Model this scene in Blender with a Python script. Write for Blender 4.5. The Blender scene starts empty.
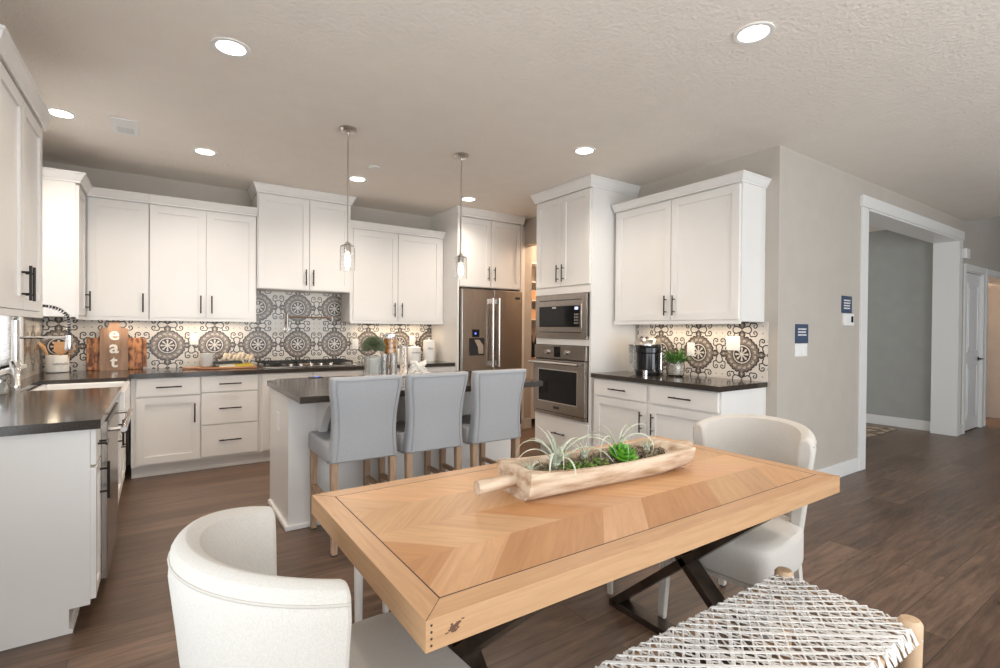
import bpy, bmesh, math, random
from math import sin, cos, pi, radians, sqrt
from mathutils import Vector, Matrix
random.seed(7)
S = bpy.context.scene
COL = S.collection

# ------------------------------------------------------------ camera
F_PX, YAW, PITCH, ROLL, EYE = 502.33, 34.083, -0.5347, 0.4227, 1.3174
_y, _p, _r = radians(YAW), radians(PITCH), radians(ROLL)
Fv = Vector((sin(_y)*cos(_p), cos(_y)*cos(_p), sin(_p)))
R0 = Vector((cos(_y), -sin(_y), 0)); U0 = R0.cross(Fv)
Rv = R0*cos(_r) + U0*sin(_r); Uv = -R0*sin(_r) + U0*cos(_r)
cam_d = bpy.data.cameras.new('camera'); cam = bpy.data.objects.new('camera', cam_d); COL.objects.link(cam)
cam_d.sensor_width = 36; cam_d.lens = 36*F_PX/1000; cam_d.clip_start = .03
M = Matrix((Rv, Uv, -Fv)).transposed().to_4x4(); M.translation = Vector((0, 0, EYE))
cam.matrix_world = M
S.camera = cam
# ------------------------------------------------------------ world, exposure
w = bpy.data.worlds.new('world'); S.world = w; w.use_nodes = True
w.node_tree.nodes['Background'].inputs[0].default_value = (.80, .90, 1, 1)
w.node_tree.nodes['Background'].inputs[1].default_value = 1.0
S.view_settings.view_transform = 'Standard'; S.view_settings.look = 'None'
S.view_settings.exposure = 0.34; S.view_settings.gamma = 1; S.view_settings.use_curve_mapping = False
try:
    S.cycles.use_denoising = True
    S.cycles.max_bounces = 8; S.cycles.diffuse_bounces = 5; S.cycles.sample_clamp_indirect = 4
except Exception: pass
# ------------------------------------------------------------ large lights (daylight through the windows behind and beside the camera, and an added dining room lamp)
XL, YB, XR, YC, ZC = -.863, 5.93, 3.997, 2.036, 2.7685
YREAR, XEND = -2.6, 8.64
def area(name, loc, size, energy, color, look):
    d = bpy.data.lights.new(name, 'AREA'); d.shape = 'RECTANGLE'; d.size, d.size_y = size
    d.energy = energy; d.color = color
    o = bpy.data.objects.new(name, d); COL.objects.link(o); o.location = loc
    o.rotation_euler = Vector(look).to_track_quat('-Z', 'Y').to_euler(); return o
DAY = (.92, .97, 1.0); WARM = (1, .80, .58); WARMW = (1, .88, .76)
area('daylight_rear', (1.9, YREAR-.15, 1.25), (4.4, 2.1), 135, DAY, (0, 1, .45))
area('daylight_side', (XL-.25, .1, 1.45), (3.0, 1.9), 38, DAY, (1, 0, .3))
area('daylight_sink', (XL-.45, 4.48, 1.65), (1.1, 1.3), 60, (.95, .97, 1), (1, 0, 0))
area('daylight_rear_right', (6.6, YREAR-.15, 1.4), (2.4, 2.2), 40, DAY, (0, 1, .4))
area('dining_window_fill', (7.0, 5.85, 1.5), (2.0, 1.6), 36, DAY, (0, -1, 0))  # added lamp inside the solid wall, standing in for an unseen dining window

# ------------------------------------------------------------ materials
def mat(name, col, rough=.5, metal=0, **k):
    m = bpy.data.materials.new(name); m.use_nodes = True
    b = m.node_tree.nodes['Principled BSDF']
    b.inputs['Base Color'].default_value = (*col, 1); b.inputs['Roughness'].default_value = rough
    b.inputs['Metallic'].default_value = metal
    for kk, v in k.items(): b.inputs[kk.replace('_', ' ')].default_value = v
    return m
def N(m, t, **k):
    n = m.node_tree.nodes.new(t)
    for a, v in k.items(): setattr(n, a, v)
    return n
def L(m, a, b): m.node_tree.links.new(a, b)
def bsdf(m): return m.node_tree.nodes['Principled BSDF']
def noise_mat(name, c1, c2, scale=20, rough=.6, stretch=(1, 1, 1), bump=0, bscale=None, detail=4, metal=0, coord='Object', lo=.35, hi=.65, bdist=.002, **k):
    m = mat(name, c1, rough, metal, **k)
    tc = N(m, 'ShaderNodeTexCoord'); mp = N(m, 'ShaderNodeMapping'); mp.inputs['Scale'].default_value = stretch
    L(m, tc.outputs[coord], mp.inputs[0])
    nz = N(m, 'ShaderNodeTexNoise'); nz.inputs['Scale'].default_value = scale; nz.inputs['Detail'].default_value = detail
    L(m, mp.outputs[0], nz.inputs[0])
    cr = N(m, 'ShaderNodeValToRGB'); cr.color_ramp.elements[0].position = lo; cr.color_ramp.elements[1].position = hi
    cr.color_ramp.elements[0].color = (*c1, 1); cr.color_ramp.elements[1].color = (*c2, 1)
    L(m, nz.outputs[0], cr.inputs[0]); L(m, cr.outputs[0], bsdf(m).inputs['Base Color'])
    if bump:
        n2 = N(m, 'ShaderNodeTexNoise'); n2.inputs['Scale'].default_value = bscale or scale; n2.inputs['Detail'].default_value = 3
        L(m, mp.outputs[0], n2.inputs[0])
        bp = N(m, 'ShaderNodeBump'); bp.inputs['Strength'].default_value = bump; bp.inputs['Distance'].default_value = bdist
        L(m, n2.outputs[0], bp.inputs['Height']); L(m, bp.outputs[0], bsdf(m).inputs['Normal'])
    return m
M_wall = noise_mat('greige_wall_paint', (.47, .425, .375), (.49, .445, .395), 6, .75, bump=.15, bscale=120)
M_wall2 = noise_mat('cool_grey_wall_paint', (.34, .345, .325), (.36, .365, .345), 6, .75)
M_ceil = noise_mat('textured_ceiling_paint', (.80, .742, .672), (.82, .762, .692), 5, .85, bump=.8, bscale=50, bdist=.006)
M_trim = mat('white_trim_paint', (.76, .75, .73), .4)
M_cab = noise_mat('white_cabinet_paint', (.765, .745, .72), (.78, .76, .735), 4, .32)
M_cabgap = mat('cabinet_shadow_gap', (.30, .28, .26), .7)
M_counter = noise_mat('dark_brown_quartz', (.030, .024, .020), (.058, .047, .040), 170, .13, detail=2)
M_steel = noise_mat('brushed_stainless', (.33, .295, .265), (.40, .36, .33), 6, .25, stretch=(40, 40, 1), metal=1)
M_steel_h = mat('bright_steel', (.72, .70, .68), .18, 1)
M_chrome = mat('chrome', (.82, .82, .82), .08, 1)
M_nickel = mat('brushed_nickel', (.50, .46, .42), .28, 1)
M_black = mat('black_bronze_metal', (.025, .021, .020), .35, .6)
M_blackglass = mat('black_glass', (.008, .008, .009), .06, 0, Specular_IOR_Level=.28)
M_blackpl = mat('black_plastic', (.018, .018, .020), .3)
M_grate = mat('cast_iron', (.02, .02, .02), .55)
M_glass = mat('clear_glass', (1, 1, 1), .0, 0, IOR=1.45); bsdf(M_glass).inputs['Transmission Weight'].default_value = 1
M_frost = mat('ribbed_glass', (.95, .97, .96), .12, 0, IOR=1.3); bsdf(M_frost).inputs['Transmission Weight'].default_value = .85
M_porc = mat('white_porcelain', (.88, .87, .85), .12)
M_ceramic = mat('white_ceramic', (.80, .79, .76), .3)
M_ink = mat('dark_ink', (.05, .045, .045), .6)
M_tile = mat('offwhite_tile', (.66, .62, .57), .22)
M_tline = mat('dark_tile_line', (.035, .028, .025), .3)
M_tgrey = mat('taupe_tile_fill', (.20, .165, .14), .25)
M_tlight = mat('light_taupe_tile_fill', (.52, .47, .42), .25)
M_linen = noise_mat('cream_linen', (.52, .485, .44), (.58, .545, .50), 420, .9, bump=.35, bscale=420, stretch=(1, 1, .5))
M_grey = noise_mat('light_grey_upholstery', (.37, .375, .39), (.44, .445, .46), 300, .9, bump=.3, bscale=450)
M_piping = mat('grey_welt', (.36, .365, .38), .9)
M_oak = noise_mat('weathered_oak_leg', (.36, .23, .145), (.50, .34, .22), 14, .55, stretch=(6, 6, .6))
M_legw = noise_mat('whitewashed_leg', (.56, .52, .46), (.66, .62, .57), 14, .5, stretch=(6, 6, .6))
M_bron = noise_mat('dark_bronze_steel', (.050, .036, .028), (.10, .075, .058), 9, .32, metal=.7)
M_foot = mat('dark_rubber', (.02, .02, .02), .7)
M_bench = noise_mat('natural_teak', (.50, .33, .20), (.64, .45, .29), 8, .5, stretch=(1, 1, .3))
M_cord = noise_mat('white_woven_cord', (.72, .69, .65), (.80, .77, .74), 60, .8)
M_trough = noise_mat('bleached_carved_wood', (.36, .21, .115), (.66, .53, .40), 9, .75, stretch=(.7, 2.5, 4), bump=.4, bscale=25, lo=.3, hi=.6)
M_green = noise_mat('bright_green_leaf', (.05, .20, .012), (.17, .42, .04), 30, .35)
M_dgreen = noise_mat('deep_green_leaf', (.02, .10, .01), (.09, .22, .03), 25, .45)
M_sage = noise_mat('sage_green_sprigs', (.10, .13, .07), (.22, .26, .16), 40, .8)
M_air = noise_mat('pale_air_plant_leaf', (.42, .47, .36), (.66, .68, .56), 30, .7)
M_moss = noise_mat('dry_moss', (.10, .075, .045), (.36, .30, .20), 90, .9)
M_mossg = noise_mat('green_moss', (.04, .09, .01), (.16, .22, .04), 90, .9)
M_orange = noise_mat('dried_orange_husk', (.80, .30, .03), (.90, .50, .14), 20, .5)
M_board = noise_mat('brown_board_wood', (.24, .14, .09), (.36, .23, .16), 9, .6, stretch=(3, 1, .5))
M_carved = noise_mat('amber_carved_wood', (.16, .05, .02), (.58, .26, .10), 16, .45, stretch=(1.6, 1, .7), lo=.42, hi=.58, bump=.5)
M_traywood = noise_mat('reddish_tray_wood', (.42, .19, .09), (.55, .28, .14), 8, .45, stretch=(.4, 3, 1))
M_utens = noise_mat('warm_wood_utensil', (.55, .30, .14), (.70, .42, .22), 12, .5)
M_navy = mat('navy_sign', (.045, .07, .13), .5)
M_white = mat('white_plastic', (.82, .81, .79), .35)
M_yellow = mat('mustard_book', (.62, .46, .05), .5)
M_paper = mat('paper_pages', (.80, .80, .80), .7)
M_blackbk = mat('black_book', (.02, .02, .022), .4)
M_cloth = noise_mat('beige_linen_cloth', (.52, .42, .31), (.70, .60, .47), 60, .9, bump=.4)
M_blue = mat('blue_display', (.05, .10, .9), .3); bsdf(M_blue).inputs['Emission Color'].default_value = (.1, .2, 1, 1); bsdf(M_blue).inputs['Emission Strength'].default_value = 1.5
M_pale = mat('pale_display', (.6, .7, 1), .3); bsdf(M_pale).inputs['Emission Color'].default_value = (.5, .6, 1, 1); bsdf(M_pale).inputs['Emission Strength'].default_value = 1.2
def emit(name, col, st):
    m = mat(name, col, .5); bsdf(m).inputs['Emission Color'].default_value = (*col, 1); bsdf(m).inputs['Emission Strength'].default_value = st; return m
M_can = emit('lamp_diffuser', (1, .95, .88), 6)
M_bulb = emit('glowing_bulb', (1, .82, .55), 14)
M_copper = mat('rose_copper', (.70, .48, .34), .3, 1)
M_rug = noise_mat('patterned_rug', (.20, .14, .10), (.50, .40, .30), 9, .95, lo=.45, hi=.55)
M_blind = mat('white_blind', (.86, .86, .86), .5)
_t = N(M_blind, 'ShaderNodeBsdfTranslucent'); _t.inputs[0].default_value = (.9, .9, .9, 1)
_x = N(M_blind, 'ShaderNodeMixShader'); _x.inputs[0].default_value = .55
L(M_blind, bsdf(M_blind).outputs[0], _x.inputs[1]); L(M_blind, _t.outputs[0], _x.inputs[2]); L(M_blind, _x.outputs[0], M_blind.node_tree.nodes['Material Output'].inputs['Surface'])
M_marble = noise_mat('white_marble', (.78, .77, .75), (.88, .87, .86), 5, .15)
# wood planks floor: planks run along x
def floor_mat():
    m = mat('dark_oak_planks', (.1, .07, .05), .33)
    tc = N(m, 'ShaderNodeTexCoord'); mp = N(m, 'ShaderNodeMapping'); mp.inputs['Location'].default_value = (.3, .074, 0)
    L(m, tc.outputs['Object'], mp.inputs[0])
    br = N(m, 'ShaderNodeTexBrick'); br.offset = .37; br.offset_frequency = 2
    i = br.inputs; i['Scale'].default_value = 1; i['Brick Width'].default_value = 1.9; i['Row Height'].default_value = .19
    i['Mortar Size'].default_value = .0016; i['Bias'].default_value = 0; i['Mortar Smooth'].default_value = .2
    i['Color1'].default_value = (.115, .070, .046, 1); i['Color2'].default_value = (.195, .124, .083, 1); i['Mortar'].default_value = (.045, .028, .02, 1)
    L(m, mp.outputs[0], br.inputs[0])
    m2 = N(m, 'ShaderNodeMapping'); m2.inputs['Scale'].default_value = (.9, 9, 1); L(m, tc.outputs['Object'], m2.inputs[0])
    # shift the grain per plank
    add = N(m, 'ShaderNodeVectorMath', operation='ADD'); sc = N(m, 'ShaderNodeVectorMath', operation='SCALE'); sc.inputs['Scale'].default_value = 60
    L(m, br.outputs['Color'], sc.inputs[0]); L(m, m2.outputs[0], add.inputs[0]); L(m, sc.outputs[0], add.inputs[1])
    nz = N(m, 'ShaderNodeTexNoise'); nz.inputs['Scale'].default_value = 2.6; nz.inputs['Detail'].default_value = 9; nz.inputs['Roughness'].default_value = .68; nz.inputs['Distortion'].default_value = .6
    L(m, add.outputs[0], nz.inputs[0])
    cr = N(m, 'ShaderNodeValToRGB'); e = cr.color_ramp.elements; e[0].position = .32; e[1].position = .68
    e[0].color = (.42, .40, .40, 1); e[1].color = (1.35, 1.35, 1.35, 1); L(m, nz.outputs[0], cr.inputs[0])
    mx = N(m, 'ShaderNodeMix', data_type='RGBA', blend_type='MULTIPLY'); mx.inputs['Factor'].default_value = 1
    L(m, br.outputs['Color'], mx.inputs['A']); L(m, cr.outputs[0], mx.inputs['B']); L(m, mx.outputs['Result'], bsdf(m).inputs['Base Color'])
    mr = N(m, 'ShaderNodeMapRange'); mr.inputs['To Min'].default_value = .26; mr.inputs['To Max'].default_value = .46
    L(m, nz.outputs[0], mr.inputs[0]); L(m, mr.outputs[0], bsdf(m).inputs['Roughness'])
    bp = N(m, 'ShaderNodeBump'); bp.inputs['Strength'].default_value = .25; bp.inputs['Distance'].default_value = .003
    L(m, nz.outputs[0], bp.inputs['Height']); L(m, bp.outputs[0], bsdf(m).inputs['Normal'])
    return m
M_floor = floor_mat()
# table wood: grain from the UV map (u along the grain), plank tone and painted strip sheen from a colour attribute
def table_mat():
    m = mat('chevron_mango_wood', (.6, .4, .25), .38)
    uv = N(m, 'ShaderNodeUVMap'); uv.uv_map = 'grain'
    mp = N(m, 'ShaderNodeMapping'); mp.inputs['Scale'].default_value = (1.2, 16, 1); L(m, uv.outputs[0], mp.inputs[0])
    nz = N(m, 'ShaderNodeTexNoise'); nz.inputs['Scale'].default_value = 3; nz.inputs['Detail'].default_value = 8; nz.inputs['Roughness'].default_value = .62; nz.inputs['Distortion'].default_value = .8
    L(m, mp.outputs[0], nz.inputs[0])
    cr = N(m, 'ShaderNodeValToRGB'); e = cr.color_ramp.elements; e[0].position = .3; e[1].position = .7
    e[0].color = (.85, .80, .75, 1); e[1].color = (1.08, 1.08, 1.08, 1); L(m, nz.outputs[0], cr.inputs[0])
    at = N(m, 'ShaderNodeAttribute'); at.attribute_name = 'tone'
    mx = N(m, 'ShaderNodeMix', data_type='RGBA', blend_type='MULTIPLY'); mx.inputs['Factor'].default_value = 1
    L(m, at.outputs['Color'], mx.inputs['A']); L(m, cr.outputs[0], mx.inputs['B']); L(m, mx.outputs['Result'], bsdf(m).inputs['Base Color'])
    return m
M_table = table_mat()
M_tableline = mat('black_inlay_groove', (.03, .02, .015), .6)
M_tileside = M_tile

# ------------------------------------------------------------ mesh helpers
class MB:
    def __init__(s): s.bm = bmesh.new(); s.mi = 0
    def _tag(s, n0):
        if s.mi:
            s.bm.faces.ensure_lookup_table()
            for f in s.bm.faces[n0:]: f.material_index = s.mi
    def box(s, x0, x1, y0, y1, z0, z1, bev=0, seg=2):
        n0 = len(s.bm.faces)
        v = [s.bm.verts.new((x, y, z)) for z in (z0, z1) for y in (y0, y1) for x in (x0, x1)]
        fs = [s.bm.faces.new([v[i] for i in q]) for q in ((0,2,3,1),(4,5,7,6),(0,1,5,4),(1,3,7,5),(3,2,6,7),(2,0,4,6))]
        if bev:
            es = list({e for f in fs for e in f.edges})
            bmesh.ops.bevel(s.bm, geom=es, offset=bev, segments=seg, profile=.5, affect='EDGES')
        s._tag(n0); return s
    def prism(s, pts, a0, a1, axis='y'):
        """pts: 2D outline; extruded from a0 to a1 on axis. axis y: pts=(x,z); x: (y,z); z: (x,y)"""
        n0 = len(s.bm.faces)
        def P(p, a): return {'y': (p[0], a, p[1]), 'x': (a, p[0], p[1]), 'z': (p[0], p[1], a)}[axis]
        A = [s.bm.verts.new(P(p, a0)) for p in pts]; B = [s.bm.verts.new(P(p, a1)) for p in pts]
        n = len(pts); s.bm.faces.new(A); s.bm.faces.new(B[::-1])
        for i in range(n): s.bm.faces.new((A[i], B[i], B[(i+1) % n], A[(i+1) % n]))
        s._tag(n0); return s
    def loft(s, rings, cap=True, closed=True, loop=False):
        n0 = len(s.bm.faces)
        V = [[s.bm.verts.new(p) for p in r] for r in rings]; n = len(V[0])
        m = len(V)
        for i in range(m if loop else m-1):
            a, b = V[i], V[(i+1) % m]
            for j in range(n if closed else n-1): s.bm.faces.new((a[j], a[(j+1) % n], b[(j+1) % n], b[j]))
        if cap and closed and not loop:
            s.bm.faces.new(V[0][::-1]); s.bm.faces.new(V[-1])
        s._tag(n0); return s
    def tube(s, pts, rad, seg=8, flat=1.0, up=None):
        pts = [Vector(p) for p in pts]; n = len(pts)
        if not hasattr(rad, '__len__'): rad = [rad]*n
        rings = []; prev = None
        for i, p in enumerate(pts):
            t = (pts[min(i+1, n-1)] - pts[max(i-1, 0)]).normalized()
            if prev is None:
                a = Vector(up) if up else (Vector((0, 0, 1)) if abs(t.z) < .9 else Vector((1, 0, 0)))
                u = t.cross(a).normalized()
            else: u = (prev - t*prev.dot(t)).normalized()
            prev = u; v = t.cross(u)
            rings.append([p + rad[i]*(u*cos(2*pi*k/seg) + v*flat*sin(2*pi*k/seg)) for k in range(seg)])
        return s.loft(rings)
    def cyl(s, x, y, z0, z1, r, r2=None, seg=24):
        return s.lathe(x, y, [(r, z0), (r2 if r2 is not None else r, z1)], seg)
    def lathe(s, x, y, prof, seg=24, cap=True):
        n0 = len(s.bm.faces)
        rings = [[(x + r*cos(2*pi*k/seg), y + r*sin(2*pi*k/seg), z) for k in range(seg)] for r, z in prof]
        s.loft(rings, cap=cap); return s
    def ball(s, c, r, sub=2, sc=(1, 1, 1), jit=0):
        n0 = len(s.bm.faces); g = bmesh.ops.create_icosphere(s.bm, subdivisions=sub, radius=1)
        for v in g['verts']:
            k = 1 + random.uniform(-jit, jit); v.co = Vector((c[0]+v.co.x*r*sc[0]*k, c[1]+v.co.y*r*sc[1]*k, c[2]+v.co.z*r*sc[2]*k))
        s._tag(n0); return s
    def xf(s, mtx):
        bmesh.ops.transform(s.bm, matrix=mtx, verts=s.bm.verts); return s
    def mesh(s, mats, smooth=False, name='mesh'):
        bmesh.ops.recalc_face_normals(s.bm, faces=s.bm.faces)
        me = bpy.data.meshes.new(name); s.bm.to_mesh(me); s.bm.free()
        for m in (mats if isinstance(mats, (list, tuple)) else [mats]): me.materials.append(m)
        if smooth:
            me.shade_smooth()
            try: me.set_sharp_from_angle(angle=radians(40))
            except Exception: pass
        return me
def link(name, me, parent=None):
    o = bpy.data.objects.new(name, me); COL.objects.link(o)
    if parent: o.parent = parent
    return o
def part(name, mb, m, parent=None, smooth=False, sub=0, bev=0, label=None):
    o = link(name, mb.mesh(m, smooth, name), parent)
    if sub: s = o.modifiers.new('sub', 'SUBSURF'); s.levels = s.render_levels = sub
    if bev:
        b = o.modifiers.new('bev', 'BEVEL'); b.width = bev; b.segments = 2; b.limit_method = 'ANGLE'; b.angle_limit = radians(50)
    if label: o['label'] = label
    return o
def thing(name, label, cat, loc=(0, 0, 0), rz=0, group=None):
    o = link(name, None); o.location = loc; o.rotation_euler = (0, 0, rz); o.empty_display_size = .1
    o['label'] = label; o['category'] = cat
    if group: o['group'] = group
    return o
def tag(o, label, cat, group=None):
    o['label'] = label; o['category'] = cat
    if group: o['group'] = group
    return o
def struct(name, mb, m, bev=0):
    o = part(name, mb, m, bev=bev); o['kind'] = 'structure'; return o
def copy_tree(o, parent=None):
    c = o.copy(); COL.objects.link(c); c.parent = parent
    for ch in list(o.children): copy_tree(ch, c)
    return c
def text_mesh(txt, size, ext=.001, bold=0, shear=0, space=1):
    cu = bpy.data.curves.new('t', 'FONT'); cu.body = txt; cu.size = size; cu.extrude = ext; cu.offset = bold; cu.shear = shear
    cu.align_x = 'CENTER'; cu.space_character = space; cu.resolution_u = 3
    o = bpy.data.objects.new('t', cu); COL.objects.link(o)
    bpy.context.view_layer.update()
    me = bpy.data.meshes.new_from_object(o.evaluated_get(bpy.context.evaluated_depsgraph_get()))
    bpy.data.objects.remove(o); bpy.data.curves.remove(cu); return me
def text(name, txt, size, loc, rot, m, parent, **k):
    me = text_mesh(txt, size, **k); me.materials.clear(); me.materials.append(m)
    o = link(name, me, parent); o.location = loc; o.rotation_euler = rot; return o

# ------------------------------------------------------------ room shell
T = .12
struct('floor', MB().box(XL-.5, 13.5, YREAR-1, 7.2, -.1, 0), M_floor)
struct('ceiling', MB().box(XL-.3, XEND, YREAR-.3, 6.3, ZC, ZC+.45), M_ceil)
struct('ceiling_entry', MB().box(XEND, 13.5, YREAR-.3, 7.2, 4.3, 4.4), M_ceil)
# left wall with the sink window and a side window near the camera
WY0, WY1, WZ0, WZ1 = 3.93, 5.03, 1.03, 2.30
b = MB()
def wall_x(b, xa, xb, ya, yb, z0, z1, holes):
    """wall slab between xa..xb (thickness), along y ya..yb, with rectangular holes (y0,y1,z0,z1)"""
    y = ya
    for (h0, h1, k0, k1) in sorted(holes):
        b.box(xa, xb, y, h0, z0, z1)
        if k0 > z0: b.box(xa, xb, h0, h1, z0, k0)
        if k1 < z1: b.box(xa, xb, h0, h1, k1, z1)
        y = h1
    b.box(xa, xb, y, yb, z0, z1)
def wall_y(b, ya, yb, xa, xb, z0, z1, holes):
    x = xa
    for (h0, h1, k0, k1) in sorted(holes):
        b.box(x, h0, ya, yb, z0, z1)
        if k0 > z0: b.box(h0, h1, ya, yb, z0, k0)
        if k1 < z1: b.box(h0, h1, ya, yb, k1, z1)
        x = h1
    b.box(x, xb, ya, yb, z0, z1)
wall_x(b, XL-T, XL, YREAR-T, YB+T, 0, ZC, [(WY0, WY1, WZ0, WZ1), (-1.4, 1.6, .5, 2.4)])
struct('wall_left', b, M_wall)
struct('wall_back', MB().box(XL, XR+4.9, YB, YB+T, 0, ZC), M_wall)
b = MB(); wall_x(b, XR, XR+T, YC, YB, 0, ZC, [(4.42, 5.335, 0, 2.43)]); struct('wall_right', b, M_wall)
b = MB(); wall_y(b, YC, YC+.245, XR+T, 13.4, 0, ZC, [(5.60, 8.39, 0, 2.50), (8.70, 9.46, 0, 2.13), (9.66, 10.7, 0, 2.13)])
b.box(XEND, 13.4, YC, YC+.245, ZC, 4.3); struct('wall_front', b, M_wall)
b = MB(); wall_y(b, YREAR-T, YREAR, XL-T, 13.4, 0, ZC, [(-.3, 4.1, .15, 2.45), (5.4, 7.8, .15, 2.45)])
b.box(XEND, 13.4, YREAR-T, YREAR, ZC, 4.3); struct('wall_rear', b, M_wall)
struct('wall_entry', MB().box(13.4, 13.5, YREAR, 7.2, 0, 4.3), M_wall)
struct('wall_dining', MB().box(8.52, 8.62, YC+.245, YB, 0, ZC), M_wall2)
struct('wall_pantry', MB().box(5.35, 5.45, YC+.245, YB, 0, ZC).box(XR+T, 5.35, 4.2, 4.3, 0, ZC), M_wall)
struct('wall_hall', MB().box(8.62, 13.4, 5.2, 5.3, 0, 4.3).box(9.52, 9.60, YC+.245, 5.2, 0, 2.7), M_wall)
struct('ceiling_hall', MB().box(8.62, 13.4, YC+.245, 5.2, 2.7, 2.76), M_ceil)
# baseboards
BBH = .13
struct('baseboard_front', MB().box(XR-.012, 5.49, YC-.015, YC, 0, BBH).box(8.5, 8.63, YC-.015, YC, 0, BBH), M_trim, bev=.003)
struct('baseboard_corner', MB().box(XR-.015, XR, YC, 2.11, 0, BBH), M_trim)
struct('baseboard_dining', MB().box(8.505, 8.52, YC+.245, YB, 0, BBH), M_trim, bev=.003)
struct('baseboard_pantry', MB().box(XR-.015, XR, 5.336, 5.35, 0, BBH).box(XR-.015, XR+T, 5.32, 5.335, 0, BBH), M_trim)
# cased opening
b = MB().box(5.48, 5.60, YC-.02, YC, 0, 2.50).box(8.39, 8.51, YC-.02, YC, 0, 2.50).box(5.465, 8.525, YC-.03, YC, 2.50, 2.61)
b.box(5.60, 5.62, YC-.02, YC+.245, 0, 2.50).box(8.37, 8.39, YC-.02, YC+.245, 0, 2.48).box(5.60, 8.39, YC-.02, YC+.245, 2.48, 2.50)
struct('trim_1', b, M_trim, bev=.003)
# closet door and its casing
b = MB().box(8.63, 8.70, YC-.02, YC, 0, 2.13).box(9.46, 9.53, YC-.02, YC, 0, 2.13).box(8.62, 9.54, YC-.025, YC, 2.13, 2.215)
b.box(8.70, 8.715, YC-.01, YC+.12, 0, 2.13).box(9.445, 9.46, YC-.01, YC+.12, 0, 2.13).box(8.7, 9.46, YC-.01, YC+.12, 2.115, 2.13)
struct('trim_2', b, M_trim, bev=.003)
b = MB().box(9.60, 9.66, YC-.02, YC, 0, 2.13).box(10.7, 10.78, YC-.02, YC, 0, 2.13).box(9.585, 10.79, YC-.025, YC, 2.13, 2.215)
b.box(9.66, 9.675, YC-.01, YC+.245, 0, 2.13).box(9.66, 10.7, YC-.01, YC+.245, 2.115, 2.13)
struct('trim_3', b, M_trim, bev=.003)
def panel_door(b, x0, x1, y, z0, z1):
    b.box(x0, x1, y, y+.035, z0, z1)
    for a0, a1 in ((.16, .90), (1.06, z1-.14)):
        for q, d in ((0, .012), (.022, -.004)):
            pass
        b.box(x0+.13, x1-.13, y-.007, y, a0, a0+.022).box(x0+.13, x1-.13, y-.007, y, a1-.022, a1)
        b.box(x0+.13, x0+.152, y-.007, y, a0+.022, a1-.022).box(x1-.152, x1-.13, y-.007, y, a0+.022, a1-.022)
        b.box(x0+.19, x1-.19, y-.006, y, a0+.06, a1-.06)
def lever(parent, x, y, z, s=1):
    b = MB().tube([(x, y, z), (x, y-.05, z)], .011, 10).tube([(x, y-.05, z), (x-s*.11, y-.05, z)], .008, 8)
    b.tube([(x, y, z), (x, y-.008, z)], .028, 16)
    part('door_handle', b, M_black, parent, smooth=True)
b = MB(); panel_door(b, 8.717, 9.443, YC+.01, .015, 2.11)
d1 = struct('door_1', b, mat('glossy_white_door', (.84, .84, .84), .2), bev=.003); lever(d1, 9.37, YC+.01, .96)
b = MB(); panel_door(b, 11.05, 11.85, 2.62, .012, 2.12)
b = MB().box(10.62, 10.66, YC+.26, YC+1.05, .012, 2.10).box(10.612, 10.62, YC+.38, YC+.93, .2, .9).box(10.612, 10.62, YC+.38, YC+.93, 1.05, 1.95)
d2 = struct('door_2', b, M_trim, bev=.003)
for z in (.3, 1.06, 1.85): part('hinge', MB().box(10.605, 10.62, YC+.25, YC+.29, z-.05, z+.05), M_black, d2)
# windows
def window(name, b): return struct(name, b, M_trim)
b = MB()
x0 = XL-.09
for (ya, yb, za, zb) in ((WY0-.07, WY0, WZ0, WZ1), (WY1, WY1+.07, WZ0, WZ1), (WY0-.09, WY1+.09, WZ1, WZ1+.09)): b.box(XL, XL+.018, ya, yb, za, zb)
b.box(XL-.10, XL+.035, WY0-.08, WY1+.08, WZ0-.025, WZ0)
b.box(x0-.02, x0+.02, WY0, WY0+.04, WZ0, WZ1).box(x0-.02, x0+.02, WY1-.04, WY1, WZ0, WZ1).box(x0-.02, x0+.02, WY0, WY1, WZ1-.04, WZ1).box(x0-.02, x0+.02, WY0, WY1, WZ0, WZ0+.04).box(x0-.02, x0+.02, 4.46, 4.50, WZ0, WZ1)
w1 = window('window_1', b)
part('pane', MB().box(x0-.003, x0+.003, WY0+.04, WY1-.04, WZ0+.04, WZ1-.04), M_glass, w1)
bl = thing('window_blind', 'white slatted blind hanging in the window above the sink', 'blind', (XL-.045, WY0+.01, WZ0))
b = MB(); z = .003
while z < WZ1-WZ0-.05:
    b.prism([(-.006, z), (.006, z+.023), (.0075, z+.022), (-.0045, z-.001)], 0, WY1-WY0-.02, 'y'); z += .022
part('slat', b, M_blind, bl)['kind'] = 'stuff'
part('headrail', MB().box(-.018, .018, 0, WY1-WY0-.02, WZ1-WZ0-.045, WZ1-WZ0-.002), M_blind, bl)
b = MB()
for (ya, yb, za, zb) in ((-1.47, -1.4, .5, 2.4), (1.6, 1.67, .5, 2.4), (-1.49, 1.69, 2.4, 2.48), (-1.49, 1.69, .44, .5)): b.box(XL, XL+.018, ya, yb, za, zb)
for y in (-1.4, -.42, .57, 1.56): b.box(XL-.09, XL-.05, y, y+.04, .5, 2.4)
b.box(XL-.09, XL-.05, -1.4, 1.6, .5, .54).box(XL-.09, XL-.05, -1.4, 1.6, 2.36, 2.4)
window('window_2', b)
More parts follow.
